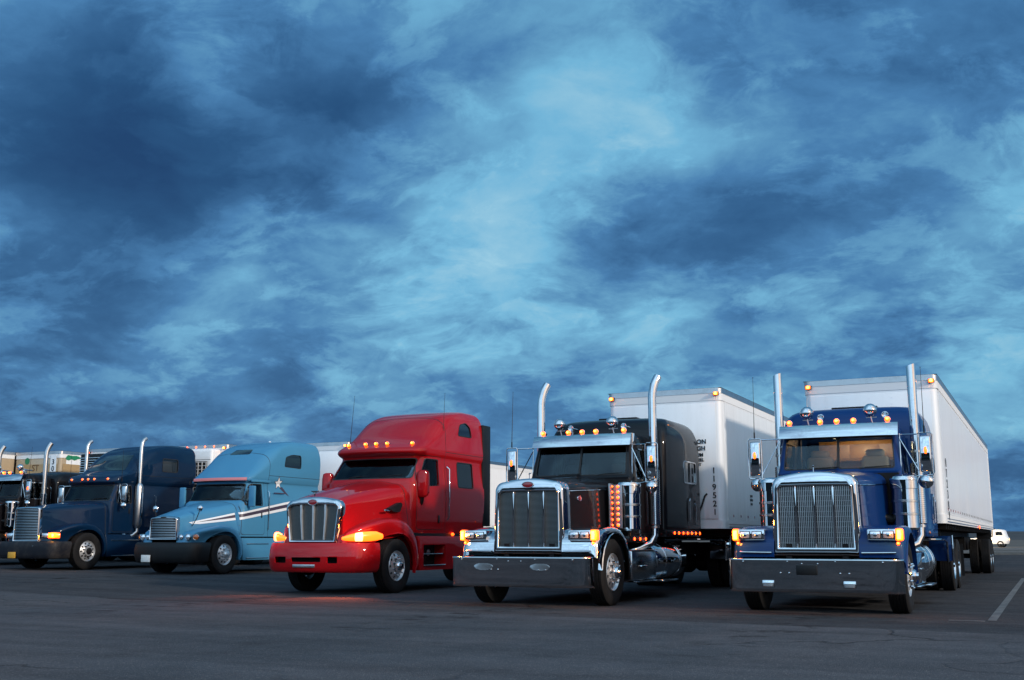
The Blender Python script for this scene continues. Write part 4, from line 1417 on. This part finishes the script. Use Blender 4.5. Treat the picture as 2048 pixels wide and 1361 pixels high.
        ld = bpy.data.lights.new('headlamp_beam', 'SPOT'); ld.energy = 620 if s > 0 else 200; ld.color = (1, .16, .05)
        ld.spot_size = R(78); ld.spot_blend = .8; ld.shadow_soft_size = .06
        lo = bpy.data.objects.new('headlamp_beam', ld); COL.objects.link(lo); lo.parent = T
        lo.location = (s * .95, .10, 1.10); lo.rotation_euler = Vector((.22, -1, -.66)).to_track_quat('-Z', 'Y').to_euler()
        # hood vent and mirror
        B().prism(rounded([(1.28, 1.66), (1.72, 1.80), (1.80, 1.76), (1.70, 1.60), (1.46, 1.60)], .03), 'x', s * .93, s * 1.02).out('hood_vent', BLACK, hood)
        B().box(s * .965, s * 1.005, 1.16, 1.34, 1.60, 1.64, .01).out('hood_badge', CHROME, hood)
        m = B().loft([[(s * (1.20 + dx * w), 2.30 + dy * d, z) for dx, dy in Hull.plan(-1, 1, 1, .6, .4, 0, 4, 4)] for z, w, d in ((1.92, .05, .04), (1.96, .10, .075), (2.1, .125, .09), (2.34, .125, .085), (2.45, .11, .07), (2.48, .07, .04))]).out('mirror', REDP, T)
        B().box(s * 1.10, s * 1.30, 2.388, 2.396, 2.0, 2.42, .003).out('mirror_glass', DGLASS, m)
        B().tube([(s * 1.18, 2.33, 1.95), (s * 1.13, 2.36, 1.82), (s * 1.08, 2.40, 1.78)], [.04, .045, .05], 10).out('mirror_arm', BLACK, m)
        # side skirt with step well
        sk = Hull([(.42, 2.30, 5.1, 1.15, .03, .05, 0), (.60, 2.26, 5.1, 1.17, .03, .05, 0), (1.02, 2.24, 5.1, 1.165, .03, .05, 0), (1.12, 2.22, 5.1, 1.13, .03, .05, 0)])
        well = rounded([(2.42, .50), (3.36, .50), (3.36, .94), (2.42, .94)], .04)
        half = B().box(0 if s > 0 else -2, 2 if s > 0 else 0, 2, 6, .2, 1.3).mesh()
        sm = boolean(sk.mesh(), [('INTERSECT', half), ('DIFFERENCE', B().prism(well, 'x', s * .88, s * 1.5).mesh())])
        skp = put('side_skirt', sm, REDP, T, 42)
        B().box(s * .882, s * .90, 2.43, 3.35, .505, .935).out('step_well', DARK, skp)
        B().box(s * .905, s * 1.19, 2.44, 3.34, .505, .53, .006).out('step', ALU, skp)
        B().box(s * .9, s * 1.15, 2.44, 3.34, .74, .76, .006).out('step', ALU, skp)
        B().lathe([(.07, 0), (.075, .02), (.06, .03), (.001, .035)], (s * .902, 3.05, .78), (s, 0, 0), 18).out('tank_cap', STEEL, skp)
        B().box(s * .6, s * 1.10, 2.1, 5.2, 1.10, 1.19).out('sill', BLACK, T)
        sml = B().sph((s * 1.14, 3.72, 1.16), .045, 12, 8, (.6, 1.3, .8)).out('side_lamp', AMBER, T)
        # black rubber edge of the roof fairing / side extender
        B().box(s * 1.045, s * 1.118, 5.20, 5.60, 1.35, 3.70, .02).out('side_extender', BLACK, T)
        B().box(s * .7, s * 1.15, 5.1, 7.0, .55, 1.0, .06).out('fuel_tank', ALU, T)
        antenna(T, (s * 1.08, 3.35 if s > 0 else 2.95, 3.1), 1.15, (s * -.02, .1))
    for x in (-.83, -.30, -.02, .25, .80):
        bullet_lamp(cab, (x, 2.30 + .28 * (x / 1.1) ** 2 + .08, 3.08), AMBER, CHROME, .95)
    B().box(-.9, .9, 5.36, 5.40, 1.3, 3.6).out('rear_seal', BLACK, T)
    return T


build_red()


def freight_grille(T, YS, w0, w1, z0, z1, nbar, frame=CHROME, crown=.03):
    """chrome frame with flat horizontal bars"""
    radiator_shell(T, YS, (w0, w1, z0, z1, .06, crown), (w0 - .035, w1 - .035, z0 + .035, z1 - .05, .03, crown * .5), frame, .12, .03)
    B().box(-w0 + .03, w0 - .03, YS + .085, YS + .10, z0 + .02, z1 - .03).out('radiator', DARK, T)
    h = z1 - z0 - .10
    for k in range(nbar):
        z = z0 + .045 + h * (k + .5) / nbar
        f = (z - z0) / (z1 - z0); w = (w0 + (w1 - w0) * f) - .034
        B().box(-w, w, YS + .015, YS + .05, z - h / nbar * .19, z + h / nbar * .19, .004).out('grille_slat', CHROME, T)


def build_lightblue():
    Y0, X0, g = 23.5, -21.95, ground_z(-21.95)
    hull = [(1.02, 1.88, 5.85, 1.12, .20, .10, .12), (1.5, 1.87, 5.85, 1.13, .20, .10, .12), (1.95, 1.97, 5.85, 1.12, .22, .10, .14), (2.04, 2.05, 5.85, 1.11, .24, .10, .15),
            (2.3, 2.17, 5.85, 1.07, .26, .10, .16), (2.55, 2.29, 5.85, 1.04, .28, .10, .16), (2.61, 2.18, 5.85, 1.06, .28, .12, .18), (2.67, 2.16, 5.85, 1.08, .3, .12, .2), (2.76, 2.24, 5.85, 1.10, .3, .12, .2),
            (2.95, 2.52, 5.85, 1.12, .36, .13, .2), (3.15, 2.78, 5.85, 1.13, .4, .14, .2), (3.4, 3.06, 5.85, 1.125, .42, .14, .2), (3.6, 3.34, 5.84, 1.10, .42, .16, .18), (3.75, 3.66, 5.82, 1.06, .42, .18, .14), (3.87, 4.1, 5.78, .98, .38, .2, .1), (3.93, 4.55, 5.66, .84, .2, .22, .04)]
    c = dict(hull=hull, seam_z=2.80, ws=rounded([(-.97, 2.07), (.97, 2.07), (.89, 2.52), (-.89, 2.52)], .06), wsy=(1.55, 2.6), ws_base=(2.08, 2.04), wiper=(2.06, 2.07),
             dw=rounded([(2.18, 1.92), (2.92, 1.92), (2.92, 2.52), (2.5, 2.52), (2.18, 2.2)], .05), door=[(2.05, 1.08), (3.05, 1.08), (3.05, 2.60), (2.4, 2.60), (2.05, 2.2)],
             handle=(2.9, 1.66), wins=[([(3.92, 3.12), (4.72, 3.10), (4.72, 3.48), (4.3, 3.48), (3.98, 3.40)], 'upper_window')],
             hood=[(.20, .92, 1.58, .50, .47, .10, .03), (.55, .95, 1.70, .62, .53, .16, .05), (1.0, 1.0, 1.82, .82, .66, .22, .06), (1.5, 1.0, 1.93, .98, .82, .26, .07), (2.10, 1.02, 2.06, 1.10, .96, .28, .08)],
             fender=[(.16, .86), (.18, .96), (.24, 1.06), (.38, 1.14), (.6, 1.20), (.85, 1.26), (1.1, 1.31), (1.35, 1.32), (1.6, 1.29), (1.84, 1.2), (2.0, 1.04), (2.08, .84), (2.1, .60)],
             fin=.44, fout=1.17, axle=1.33, arch=.63, taper=.34, a0=172, drives=(7.9, 9.2), rim=RIMM, hub=RIMM)
    T, cab, hood, H, HD = aero_truck('semi_truck', 'light blue tractor with white and dark swoosh stripes and star decal', X0, Y0, g, SKYP, c)
    BH = Hull([(.30, .08, .9, 1.05, .3, .04, .12), (.36, .03, .88, 1.12, .32, .04, .13), (.6, .0, .85, 1.17, .34, .04, .14), (.80, .02, .8, 1.16, .34, .04, .14), (.86, .07, .75, 1.12, .32, .04, .13)], 2)
    bm = boolean(BH.mesh(), [('DIFFERENCE', BH.mesh(.03))] + [('DIFFERENCE', B().cyl((sx * .6, 1.33, .53), (sx * 1.6, 1.33, .53), .65, 40).mesh()) for sx in (-1, 1)])
    bump = put('bumper', bm, BLACK, T, 42)
    B().box(-.62, -.30, -.02, -.005, .33, .52, .004).out('licence_plate', PLATEW, bump)
    freight_grille(T, .10, .50, .475, .92, 1.56, 12)
    B().prism([(-.10, 1.515), (.10, 1.515), (.085, 1.55), (-.085, 1.55)], 'y', .085, .097, .003).out('grille_badge', INK, T)
    for s in (-1, 1):
        for x, y, z, r in ((.60, .165, 1.0, .060), (.80, .20, 1.0, .075)):
            hl = B().lathe([(r * 1.15, .05), (r * 1.15, -.012), (r * 1.02, -.02), (r, -.012)], (s * x, y, z), (0, 1, 0), 22).out('headlamp', CHROME, T)
            B().lathe([(r, -.01), (r * .9, -.022), (r * .5, -.034), (.001, -.038)], (s * x, y, z), (0, 1, 0), 22).out('headlamp_lens', GLASSC, hl)
        ts = B().lathe([(.085, .06), (.085, -.012), (.078, -.02), (.07, -.015)], (s * 1.0, .30, 1.0), (-s * .55, 1, 0), 22).out('turn_signal', CHROME, T)
        B().lathe([(.072, -.012), (.065, -.026), (.035, -.038), (.001, -.04)], (s * 1.0, .30, 1.0), (-s * .55, 1, 0), 22).out('lens', AMBOFF, ts)
        # round mirrors on the nose
        hm = B().lathe([(.001, -.05), (.05, -.045), (.085, -.02), (.095, .0), (.085, .012), (.001, .015)], (s * .80, .62, 1.78), (0, 1, .1), 22).out('hood_mirror', CHROME, T)
        B().tube([(s * .80, .62, 1.72), (s * .72, .60, 1.50), (s * .62, .55, 1.30)], .011, 8).out('mirror_stalk', BLACK, hm)
        # stripes: white with a dark core, hood to sleeper
        wp = [(.50, 1.40), (.80, 1.46), (2.0, 1.70), (3.9, 2.02), (5.5, 2.26), (5.5, 2.02), (3.9, 1.78), (2.0, 1.49), (.80, 1.36), (.60, 1.36)]
        dp = [(.72, 1.405), (2.0, 1.645), (3.9, 1.955), (5.5, 2.19), (5.5, 2.10), (3.9, 1.86), (2.0, 1.56)]
        for h, nm in ((H, 'cab'), (HD, 'hood')):
            par = cab if nm == 'cab' else hood
            lim = (2.0, 6.0) if nm == 'cab' else (.0, 1.94)
            clip = B().box(-2, 2, lim[0], lim[1], 0, 3).mesh()
            for poly, mt, t in ((wp, STRIPEW, .0065), (dp, STRIPED, .0095)):
                me = boolean(h.mesh(-t), [('INTERSECT', side_cut(poly, s, .30, 1.7)), ('INTERSECT', clip), ('DIFFERENCE', h.mesh(-.004 if nm == 'hood' else -.0055))])
                put('stripe', me, mt, par)
        # star decal
        star = []
        for k in range(10):
            a = R(96 + 36 * k); rr = .17 if k % 2 == 0 else .075
            star.append((3.72 + rr * math.cos(a), 2.60 + rr * math.sin(a)))
        outl = [(3.72 + (p[0] - 3.72) * 1.22, 2.60 + (p[1] - 2.60) * 1.22) for p in star]
        tail = [(3.80, 2.46), (3.92, 2.5), (4.25, 2.22), (4.05, 2.30)]
        put('star_decal', skin(H, side_cut(outl, s), .004, .0), STRIPED, cab)
        put('star_decal', skin(H, side_cut(star, s), .007, -.001), STRIPEW, cab)
        put('star_tail', skin(H, side_cut(tail, s), .004, .0), STRIPED, cab)
        B().box(s * 1.125, s * 1.133, 3.45, 3.98, 2.285, 2.315).out('decal_lettering', STRIPED, cab)
        # door mirror
        m = B().box(s * 1.18, s * 1.40, 2.20, 2.28, 1.86, 2.46, .03, 3).out('mirror', SKYP, T)
        B().box(s * 1.20, s * 1.38, 2.281, 2.285, 1.9, 2.42).out('mirror_glass', DGLASS, m)
        B().tube([(s * 1.2, 2.24, 2.40), (s * 1.08, 2.32, 2.42)], .02, 8).tube([(s * 1.2, 2.24, 1.92), (s * 1.08, 2.30, 1.86)], .02, 8).out('mirror_arm', BLACK, m)
        # skirt
        sk = Hull([(.36, 2.14, 5.3, 1.13, .03, .05, 0), (.45, 2.12, 5.3, 1.15, .03, .05, 0), (.78, 2.10, 5.3, 1.15, .03, .05, 0), (.98, 2.08, 5.3, 1.10, .03, .05, 0)])
        half = B().box(0 if s > 0 else -2, 2 if s > 0 else 0, 2, 6, .2, 1.3).mesh()
        skp = put('side_skirt', boolean(sk.mesh(), [('INTERSECT', half)]), SKYP, T, 42)
        for z in (.40, .80):
            B().box(s * 1.13, s * 1.165, 2.25, 3.25, z, z + .03, .006).out('step', ALU, skp)
        B().tube([(s * 1.11, 3.2, 1.2), (s * 1.16, 3.2, 1.25), (s * 1.16, 3.2, 2.3), (s * 1.11, 3.2, 2.35)], .014, 8).out('grab_handle', CHROME, cab)
        B().box(s * 1.06, s * 1.12, 2.42, 3.3, 2.585, 2.66, .02).out('drip_rail', SKYP, cab)
    # brow strip with marker lamps, roof skylight
    bs = skin(H, front_cut([(-.98, 2.63), (.98, 2.63), (.98, 2.715), (-.98, 2.715)], 1.5, 2.9), .02, .01)
    put('marker_strip', bs, PINKM, cab)
    put('brow_edge', skin(H, front_cut([(-1.02, 2.595), (1.02, 2.595), (1.02, 2.628), (-1.02, 2.628)], 1.5, 2.9), .03, .01), CHROME, cab)
    put('skylight', skin(H, front_cut(rounded([(-.36, 3.46), (.40, 3.46), (.34, 3.62), (-.28, 3.62)], .04), 2.4, 4.6), .006, .01), DGLASS, cab)
    B().sph((0, 4.6, 3.95), .05, 10, 6, (1, 1, .8)).out('roof_beacon', GLASSC, cab)
    antenna(T, (-1.1, 2.3, 2.55), .1)
    return T


build_lightblue()


def build_navy():
    Y0, X0, g = 23.1, -26.75, ground_z(-26.75) 
    hull = [(1.05, 2.19, 5.95, 1.06, 0.1, 0.1, 0.05), (1.5, 2.19, 5.95, 1.07, 0.1, 0.1, 0.05), (1.97, 2.19, 5.95, 1.06, 0.12, 0.1, 0.06), (2.03, 2.21, 5.95, 1.05, 0.13, 0.1, 0.07), (2.3, 2.34, 5.95, 1.03, 0.14, 0.1, 0.07), (2.52, 2.44, 5.95, 1.01, 0.15, 0.12, 0.07), (2.58, 2.34, 5.95, 1.03, 0.18, 0.12, 0.1), (2.66, 2.32, 5.95, 1.06, 0.2, 0.12, 0.12), (2.8, 2.42, 5.95, 1.09, 0.24, 0.12, 0.14), (2.9, 2.76, 5.95, 1.11, 0.3, 0.13, 0.16), (3.05, 2.98, 5.95, 1.12, 0.34, 0.14, 0.18), (3.3, 3.22, 5.95, 1.12, 0.38, 0.16, 0.2), (3.5, 3.46, 5.93, 1.1, 0.4, 0.18, 0.2), (3.65, 3.70, 5.93, 1.08, .40, .16, .18), (3.79, 4.05, 5.91, 1.02, .38, .18, .14), (3.875, 4.5, 5.85, .92, .32, .2, .1), (3.91, 4.95, 5.7, .78, .18, .2, .04)]
    c = dict(hull=hull, seam_z=2.84, ws=rounded([(-.94, 2.05), (.94, 2.05), (.90, 2.50), (-.90, 2.50)], .05), wsy=(1.8, 2.8), ws_base=(2.26, 2.03), wiper=(2.24, 2.06),
             dw=rounded([(2.48, 1.98), (3.08, 1.98), (3.08, 2.50), (2.62, 2.50), (2.48, 2.3)], .05), door=[(2.34, 1.1), (3.16, 1.1), (3.16, 2.56), (2.54, 2.56), (2.34, 2.3)],
             handle=(3.0, 1.75), wins=[([(4.3, 3.02), (4.98, 3.02), (4.98, 3.42), (4.3, 3.42)], 'sleeper_window')],
             hood=[(.20, .86, 1.79, .52, .50, .10, .03), (.6, .92, 1.85, .60, .56, .14, .04), (1.1, .98, 1.92, .74, .68, .18, .05), (1.6, 1.0, 1.98, .88, .82, .2, .06), (2.26, 1.02, 2.05, 1.0, .94, .22, .06)],
             fender=[(.18, .82), (.20, .92), (.25, 1.02), (.4, 1.12), (.62, 1.22), (.86, 1.30), (1.1, 1.34), (1.35, 1.35), (1.6, 1.31), (1.84, 1.2), (2.0, 1.02), (2.08, .84), (2.1, .58)],
             side_in=.93, fin=.46, fout=1.16, axle=1.36, arch=.63, taper=.28, a0=172, drives=(7.9, 9.2), rim=RIMM, hub=FRAME)
    T, cab, hood, H, HD = aero_truck('semi_truck', 'navy blue tractor with tall chrome slat grille and single lit amber turn signal', X0, Y0, g, NAVY, c)
    BH = Hull([(.32, .08, .85, 1.06, .22, .04, .06), (.36, .03, .84, 1.12, .24, .04, .06), (.55, .0, .8, 1.17, .26, .04, .07), (.74, .0, .78, 1.17, .26, .04, .07), (.81, .04, .75, 1.14, .24, .04, .06)], 2)
    bm = boolean(BH.mesh(), [('DIFFERENCE', BH.mesh(.03))] + [('DIFFERENCE', B().cyl((sx * .6, 1.36, .53), (sx * 1.6, 1.36, .53), .65, 40).mesh()) for sx in (-1, 1)])
    bump = put('bumper', bm, soil(princ('grey_bumper', (.010, .012, .018), .5, spec=.2), 3, .3) , T, 42)
    B().box(-.52, -.22, -.02, -.004, .335, .51, .004).out('licence_plate', PLATEY, bump)
    for x in (-.98, .42):
        B().sph((x, .015 + .02 * abs(x), .68), .02, 10, 6).out('bumper_bolt', CHROME, bump)
    freight_grille(T, .10, .53, .49, .80, 1.80, 20, CHROME, .02)
    for s in (-1, 1):
        hb = B().box(s * .58, s * .86, .165, .30, .91, 1.05, .015).out('headlamp', CHROME, T)
        B().box(s * .60, s * .84, .155, .166, .93, 1.03, .004).out('headlamp_lens', GLASSC, hb)
        pl = [(s * .84, .17), (s * .93, .20), (s * 1.0, .27), (s * 1.06, .38)]
        on = s > 0
        sg = curved_lens(pl, [.905] * 4, [1.055, 1.065, 1.065, 1.05], .03, AMBER if on else AMBOFF, 'turn_signal', T)
        if on:
            B().sph((s * .955, .205, .985), .05, 12, 8, (1, .5, 1)).out('turn_signal_bulb', AMBERC, sg)
            point_light('turn_signal_light', T, (s * 1.05, .10, .98), 12.0, (1, .36, .03), .05)
        # stacks behind the cab
        x, y = s * 1.16, 3.28
        pts = [(x, y, 2.5), (x, y, 3.72), (x, y + .02, 3.85), (x, y + .08, 3.95), (x, y + .17, 4.01)]
        st = B().tube(pts, .06, 16).out('exhaust_stack', STEEL, T)
        B().lathe([(.055, 1.20), (.10, 1.26), (.125, 1.32), (.125, 2.48), (.1, 2.55), (.058, 2.6)], (x, y, 0), (0, 0, 1), 24).out('muffler', STEEL, st)
        B().tube([(x, y, 1.22), (x, y, 1.1), (x - s * .06, y - .1, 1.0), (x - s * .3, y - .2, .95)], .055, 12).out('exhaust_elbow', STEEL, st)
        B().box(x + s * .11, x + s * .135, y - .05, y + .05, 1.5, 2.3, .01).out('muffler_guard', CHROME, st)
        west_coast_mirror(T, s, s * 1.32, 2.5, 2.02, s * 1.03, False, ALU, .46)
        sk = Hull([(.36, 2.14, 5.3, 1.10, .03, .05, 0), (.45, 2.12, 5.3, 1.13, .03, .05, 0), (.80, 2.10, 5.3, 1.13, .03, .05, 0), (1.02, 2.08, 5.3, 1.07, .03, .05, 0)])
        half = B().box(0 if s > 0 else -2, 2 if s > 0 else 0, 2, 6, .2, 1.3).mesh()
        skp = put('side_skirt', boolean(sk.mesh(), [('INTERSECT', half)]), NAVY, T, 42)
        for z in (.37, .83):
            B().box(s * 1.11, s * 1.15, 2.3, 3.4, z, z + .03, .006).out('step', ALU, skp)
        B().tube([(s * 1.12, 4.0, 1.75), (s * 1.17, 4.0, 1.8), (s * 1.17, 4.0, 2.2), (s * 1.17, 3.92, 2.24)], .014, 8).out('grab_handle', CHROME, cab)
        antenna(T, (s * 1.09, 2.6, 2.62), .95)
        # glazed roof fairing
        put('fairing_window', skin(H, side_cut(rounded([(3.05, 2.98), (3.75, 3.06), (3.55, 3.42), (3.35, 3.36)], .04), s, .3), .004, .01), NAVY, cab)
    put('fairing_panel', skin(H, front_cut(rounded([(-.78, 3.0), (.78, 3.0), (.62, 3.52), (-.62, 3.52)], .06), 2.4, 4.4), .005, .01), DGLASS, cab)
    for x in (-.78, -.27, -.02, .23, .74):
        h = B().box(x - .05, x + .05, 2.31 + .12 * (x / 1.05) ** 2, 2.38 + .12 * (x / 1.05) ** 2, 2.67, 2.73, .012).out('roof_marker_lamp', CHROME, cab)
        B().sph((x, 2.315 + .12 * (x / 1.05) ** 2, 2.70), .04, 12, 8, (1, .5, .75)).out('lens', AMBER, h)
    return T


build_navy()

# the black tractor at the far left, mostly hidden
classic_truck('semi_truck', 'black long-nose tractor half out of frame at the left edge behind the navy one', -31.5, 23.4, ground_z(-31.5), BLACKP, BLACKP,
              grille='h', stack='curve', stack_z=3.98, stack_y=3.55, sl_rear=5.95, roof_drop=.30, drives=(8.4, 9.7), visor=CHROME, stack_m=STEEL)

# ------------------------------------------------------------------ trailers of the far row


def reefer_unit(T, top, W, style):
    """refrigeration unit on the nose"""
    if style == 'grid':
        u = B().box(-W + .25, W - .22, -.50, .0, top - 1.75, top - .12, .10, 4).out('reefer_unit', WHITEP, T)
        B().box(-W + .48, W - .40, -.508, -.49, top - 1.6, top - .55, .02).out('grille_recess', DARK, u)
        for k in range(10):
            x = -W + .52 + k * (2 * W - .96) / 9
            B().box(x - .010, x + .010, -.525, -.509, top - 1.58, top - .57).out('grille_bar', CHPAINT, u)
        for k in range(9):
            z = top - 1.56 + k * .122
            B().box(-W + .5, W - .42, -.520, -.509, z - .008, z + .008).out('grille_bar', CHPAINT, u)
        B().box(-.02, .03, -.535, -.50, top - 1.65, top - .52, .005).out('centre_post', WHITEP, u)
        B().box(-W + .3, W - .27, -.506, -.50, top - .50, top - .49).out('panel_seam', INK, u)
    else:
        u = B().box(-W + .12, W - .12, -.45, .0, top - 1.9, top - .10, .05, 3).out('reefer_unit', BLACK, T)
        for k in range(14):
            z = top - .26 - k * .088
            B().prism([(-.50, z), (-.44, z + .035), (-.44, z + .05), (-.50, z + .02)], 'x', -W + .16, W - .16).out('louvre', ALU, u)
    return u


LG = ground_z
ta = trailer('box_trailer', 'white box trailer standing behind the light blue tractor', -21.95, 30.6, LG(-21.95), 16.0, 4.10, 1.2, axles=(13.4, 14.6), corner=(1,))
tb = trailer('refrigerated_trailer', 'white refrigerated trailer with grid-fronted unit between navy and light blue tractors', -26.75, 30.3, LG(-26.75), 16.0, 4.10, 1.2, axles=(13.4, 14.6), corner=(1,),
             row=(-.9, -.5, -.1, .3, .7), rivets=False)
reefer_unit(tb, 4.06, 1.25, 'grid')
tc = trailer('refrigerated_trailer', 'trailer with black louvred cooling unit behind the leftmost black tractor', -31.1, 30.6, LG(-31.5), 16.0, 4.10, 1.2, axles=(13.4, 14.6), corner=(-1,), rivets=False)
reefer_unit(tc, 4.0, 1.25, 'louvre')
td = trailer('box_trailer', 'cream and tan box trailer marked ST and 30 at the far left', -35.65, 31.2, LG(-36), 16.0, 4.10, 1.2, axles=(13.4, 14.6), corner=(), side=TRW, front=TRB, rivets=False)
te = trailer('box_trailer', 'plain beige box trailer at the left edge of the photo', -38.16, 30.2, LG(-38.2), 16.0, 4.10, 1.2, axles=(13.4, 14.6), corner=(), side=TRB, front=TRB, rivets=False)
for s in (1,):
    B().box(-1.13, 1.13, -.010, -.0045, 1.6, 3.62).out('tan_panel', TRT, td)
    B().box(1.245, 1.256, .14, 15.6, 1.6, 3.62).out('tan_band', TRT, td)
    B().box(.74, 1.06, -.016, -.0105, 2.9, 3.95).out('number_panel', TRW2, td)
front_text(td, '3', .90, 3.60, .28, INK, -.02)
front_text(td, '0', .90, 3.34, .28, INK, -.02)
front_text(td, 'ST', -.05, 3.36, .36, princ('brown_ink', (.16, .085, .03), .5), -.014)
# round green mark and green script on the same trailer
B().lathe([(.13, 0), (.13, .004), (.08, .004), (.08, .002)], (-.52, -.0105, 3.76), (0, -1, 0), 24).out('round_mark', GREEN, td)
sw = [(0, 0), (.25, .16), (.8, .13), (1.3, .15), (2.2, .02), (1.5, -.02), (1.1, -.12), (.7, -.06), (.4, -.14), (.1, -.1)]
B().prism([(.25 + a * .42, 3.86 + b * .7) for a, b in sw], 'x', 1.252, 1.26).out('green_script', GREEN, td)
B().box(-1.262, -1.235, .0, .06, 1.4, 4.0).out('gap_shade_strip', BLACK, td)  # black strip standing in for the shaded gap beside the next trailer


# ------------------------------------------------------------------ beyond the lot
def build_far():
    # guard rail
    gr = thing('guard_rail', 'low metal guard rail with posts along the far edge of the lot', 'guard rail', (-30, 76, 0))
    for zz in (.42,):
        B().prism([(0, zz - .10), (.03, zz - .07), (0, zz - .02), (.03, zz + .03), (0, zz + .06), (.02, zz + .10), (.04, zz + .10), (.02, zz + .06), (.05, zz + .03), (.02, zz - .02), (.05, zz - .07), (.02, zz - .1)], 'x', 0, 75).out('rail', princ('galvanised', (.16, .16, .16), .7), gr)
    for k in range(38):
        o = inst('post', 'gpost', lambda: B().box(-.05, .05, .05, .15, -.1, .5, .01), FRAME if k % 3 else REFLECT, gr, (k * 2.0 + .6, 0, 0))
    # pale flat-bed truck on the road beyond
    T = thing('flatbed_truck', 'small white flatbed truck with lit lamps far behind the rightmost trailer', 'truck', (-8.2, 172, -.06), R(-8))
    B().prism([(-3.2, .48), (2.5, .48), (2.62, .80), (2.60, 1.35), (2.52, 1.45), (2.2, 1.5), (-3.2, 1.15)], 'y', -1.05, 1.05, .04).out('body', WHITEP, T)
    cb = B().prism([(.7, 1.3), (2.5, 1.42), (2.25, 2.3), (2.0, 2.45), (.9, 2.45), (.7, 2.3)], 'y', -1.0, 1.0, .06).out('cab', WHITEP, T)
    for s in (-1, 1):
        B().prism(rounded([(1.15, 1.65), (2.1, 1.68), (1.98, 2.15), (1.2, 2.15)], .06), 'y', s * 1.003, s * 1.008).out('side_window', DGLASS, cb)
        B().cyl((2.62, s * .8, 1.1), (2.66, s * .8, 1.1), .12, 14).out('headlamp', WARMW, T)
        for x in (-2.0, 1.75):
            o = inst('wheel', 'tyre', tyre_b, RUBBER, T, (x, s * .95, .45), (0, 0, PI / 2), 30)
            o.scale = (.85, .85, .85)
    for x in (-2.6, -.8, .6):
        B().sph((x, -1.10, 1.02), .10, 12, 8).out('side_lamp', WARMW, T)
    point_light('body_fill_light', T, (-.6, -3.2, 1.5), 900.0, (1, .72, .42), .1)  # added light standing off the truck's side, brightens its white body
    B().prism([(.75, 1.35), (.85, 1.35), (.85, 2.6), (.75, 2.6)], 'y', -1.04, 1.04).out('headboard', BLACK, T)


def build_dark_backdrop():
    # dark building added behind the camera so chrome and paint mirror something dark
    T = thing('added_dark_building', 'long low dark building added out of view, mirrored in chrome and paint', 'building', (-12, -34, 0))
    wl = make_noisy('added_building_wall', (.10, .095, .09), (.07, .066, .062), .8)
    B().box(-34, 30, -14, 0, 0, 6.2).out('wall', wl, T)
    B().box(-35, 31, -15, 1.4, 6.2, 7.0, .05).out('roof', FRAME, T)
    for k in range(14):
        w = inst('window', 'bwin', lambda: B().box(-1.25, 1.25, 0, .06, 1.0, 3.2, .02), DGLASS, T, (-30 + k * 4.3, .0, 0))
        inst('window_frame', 'bwinf', lambda: B().box(-1.35, 1.35, .0, .05, .86, 1.0).box(-1.35, 1.35, 0, .05, 3.2, 3.34), STEEL, w, (0, 0, 0))


build_far()
build_dark_backdrop()
bpy.data.scenes.remove(TMP)
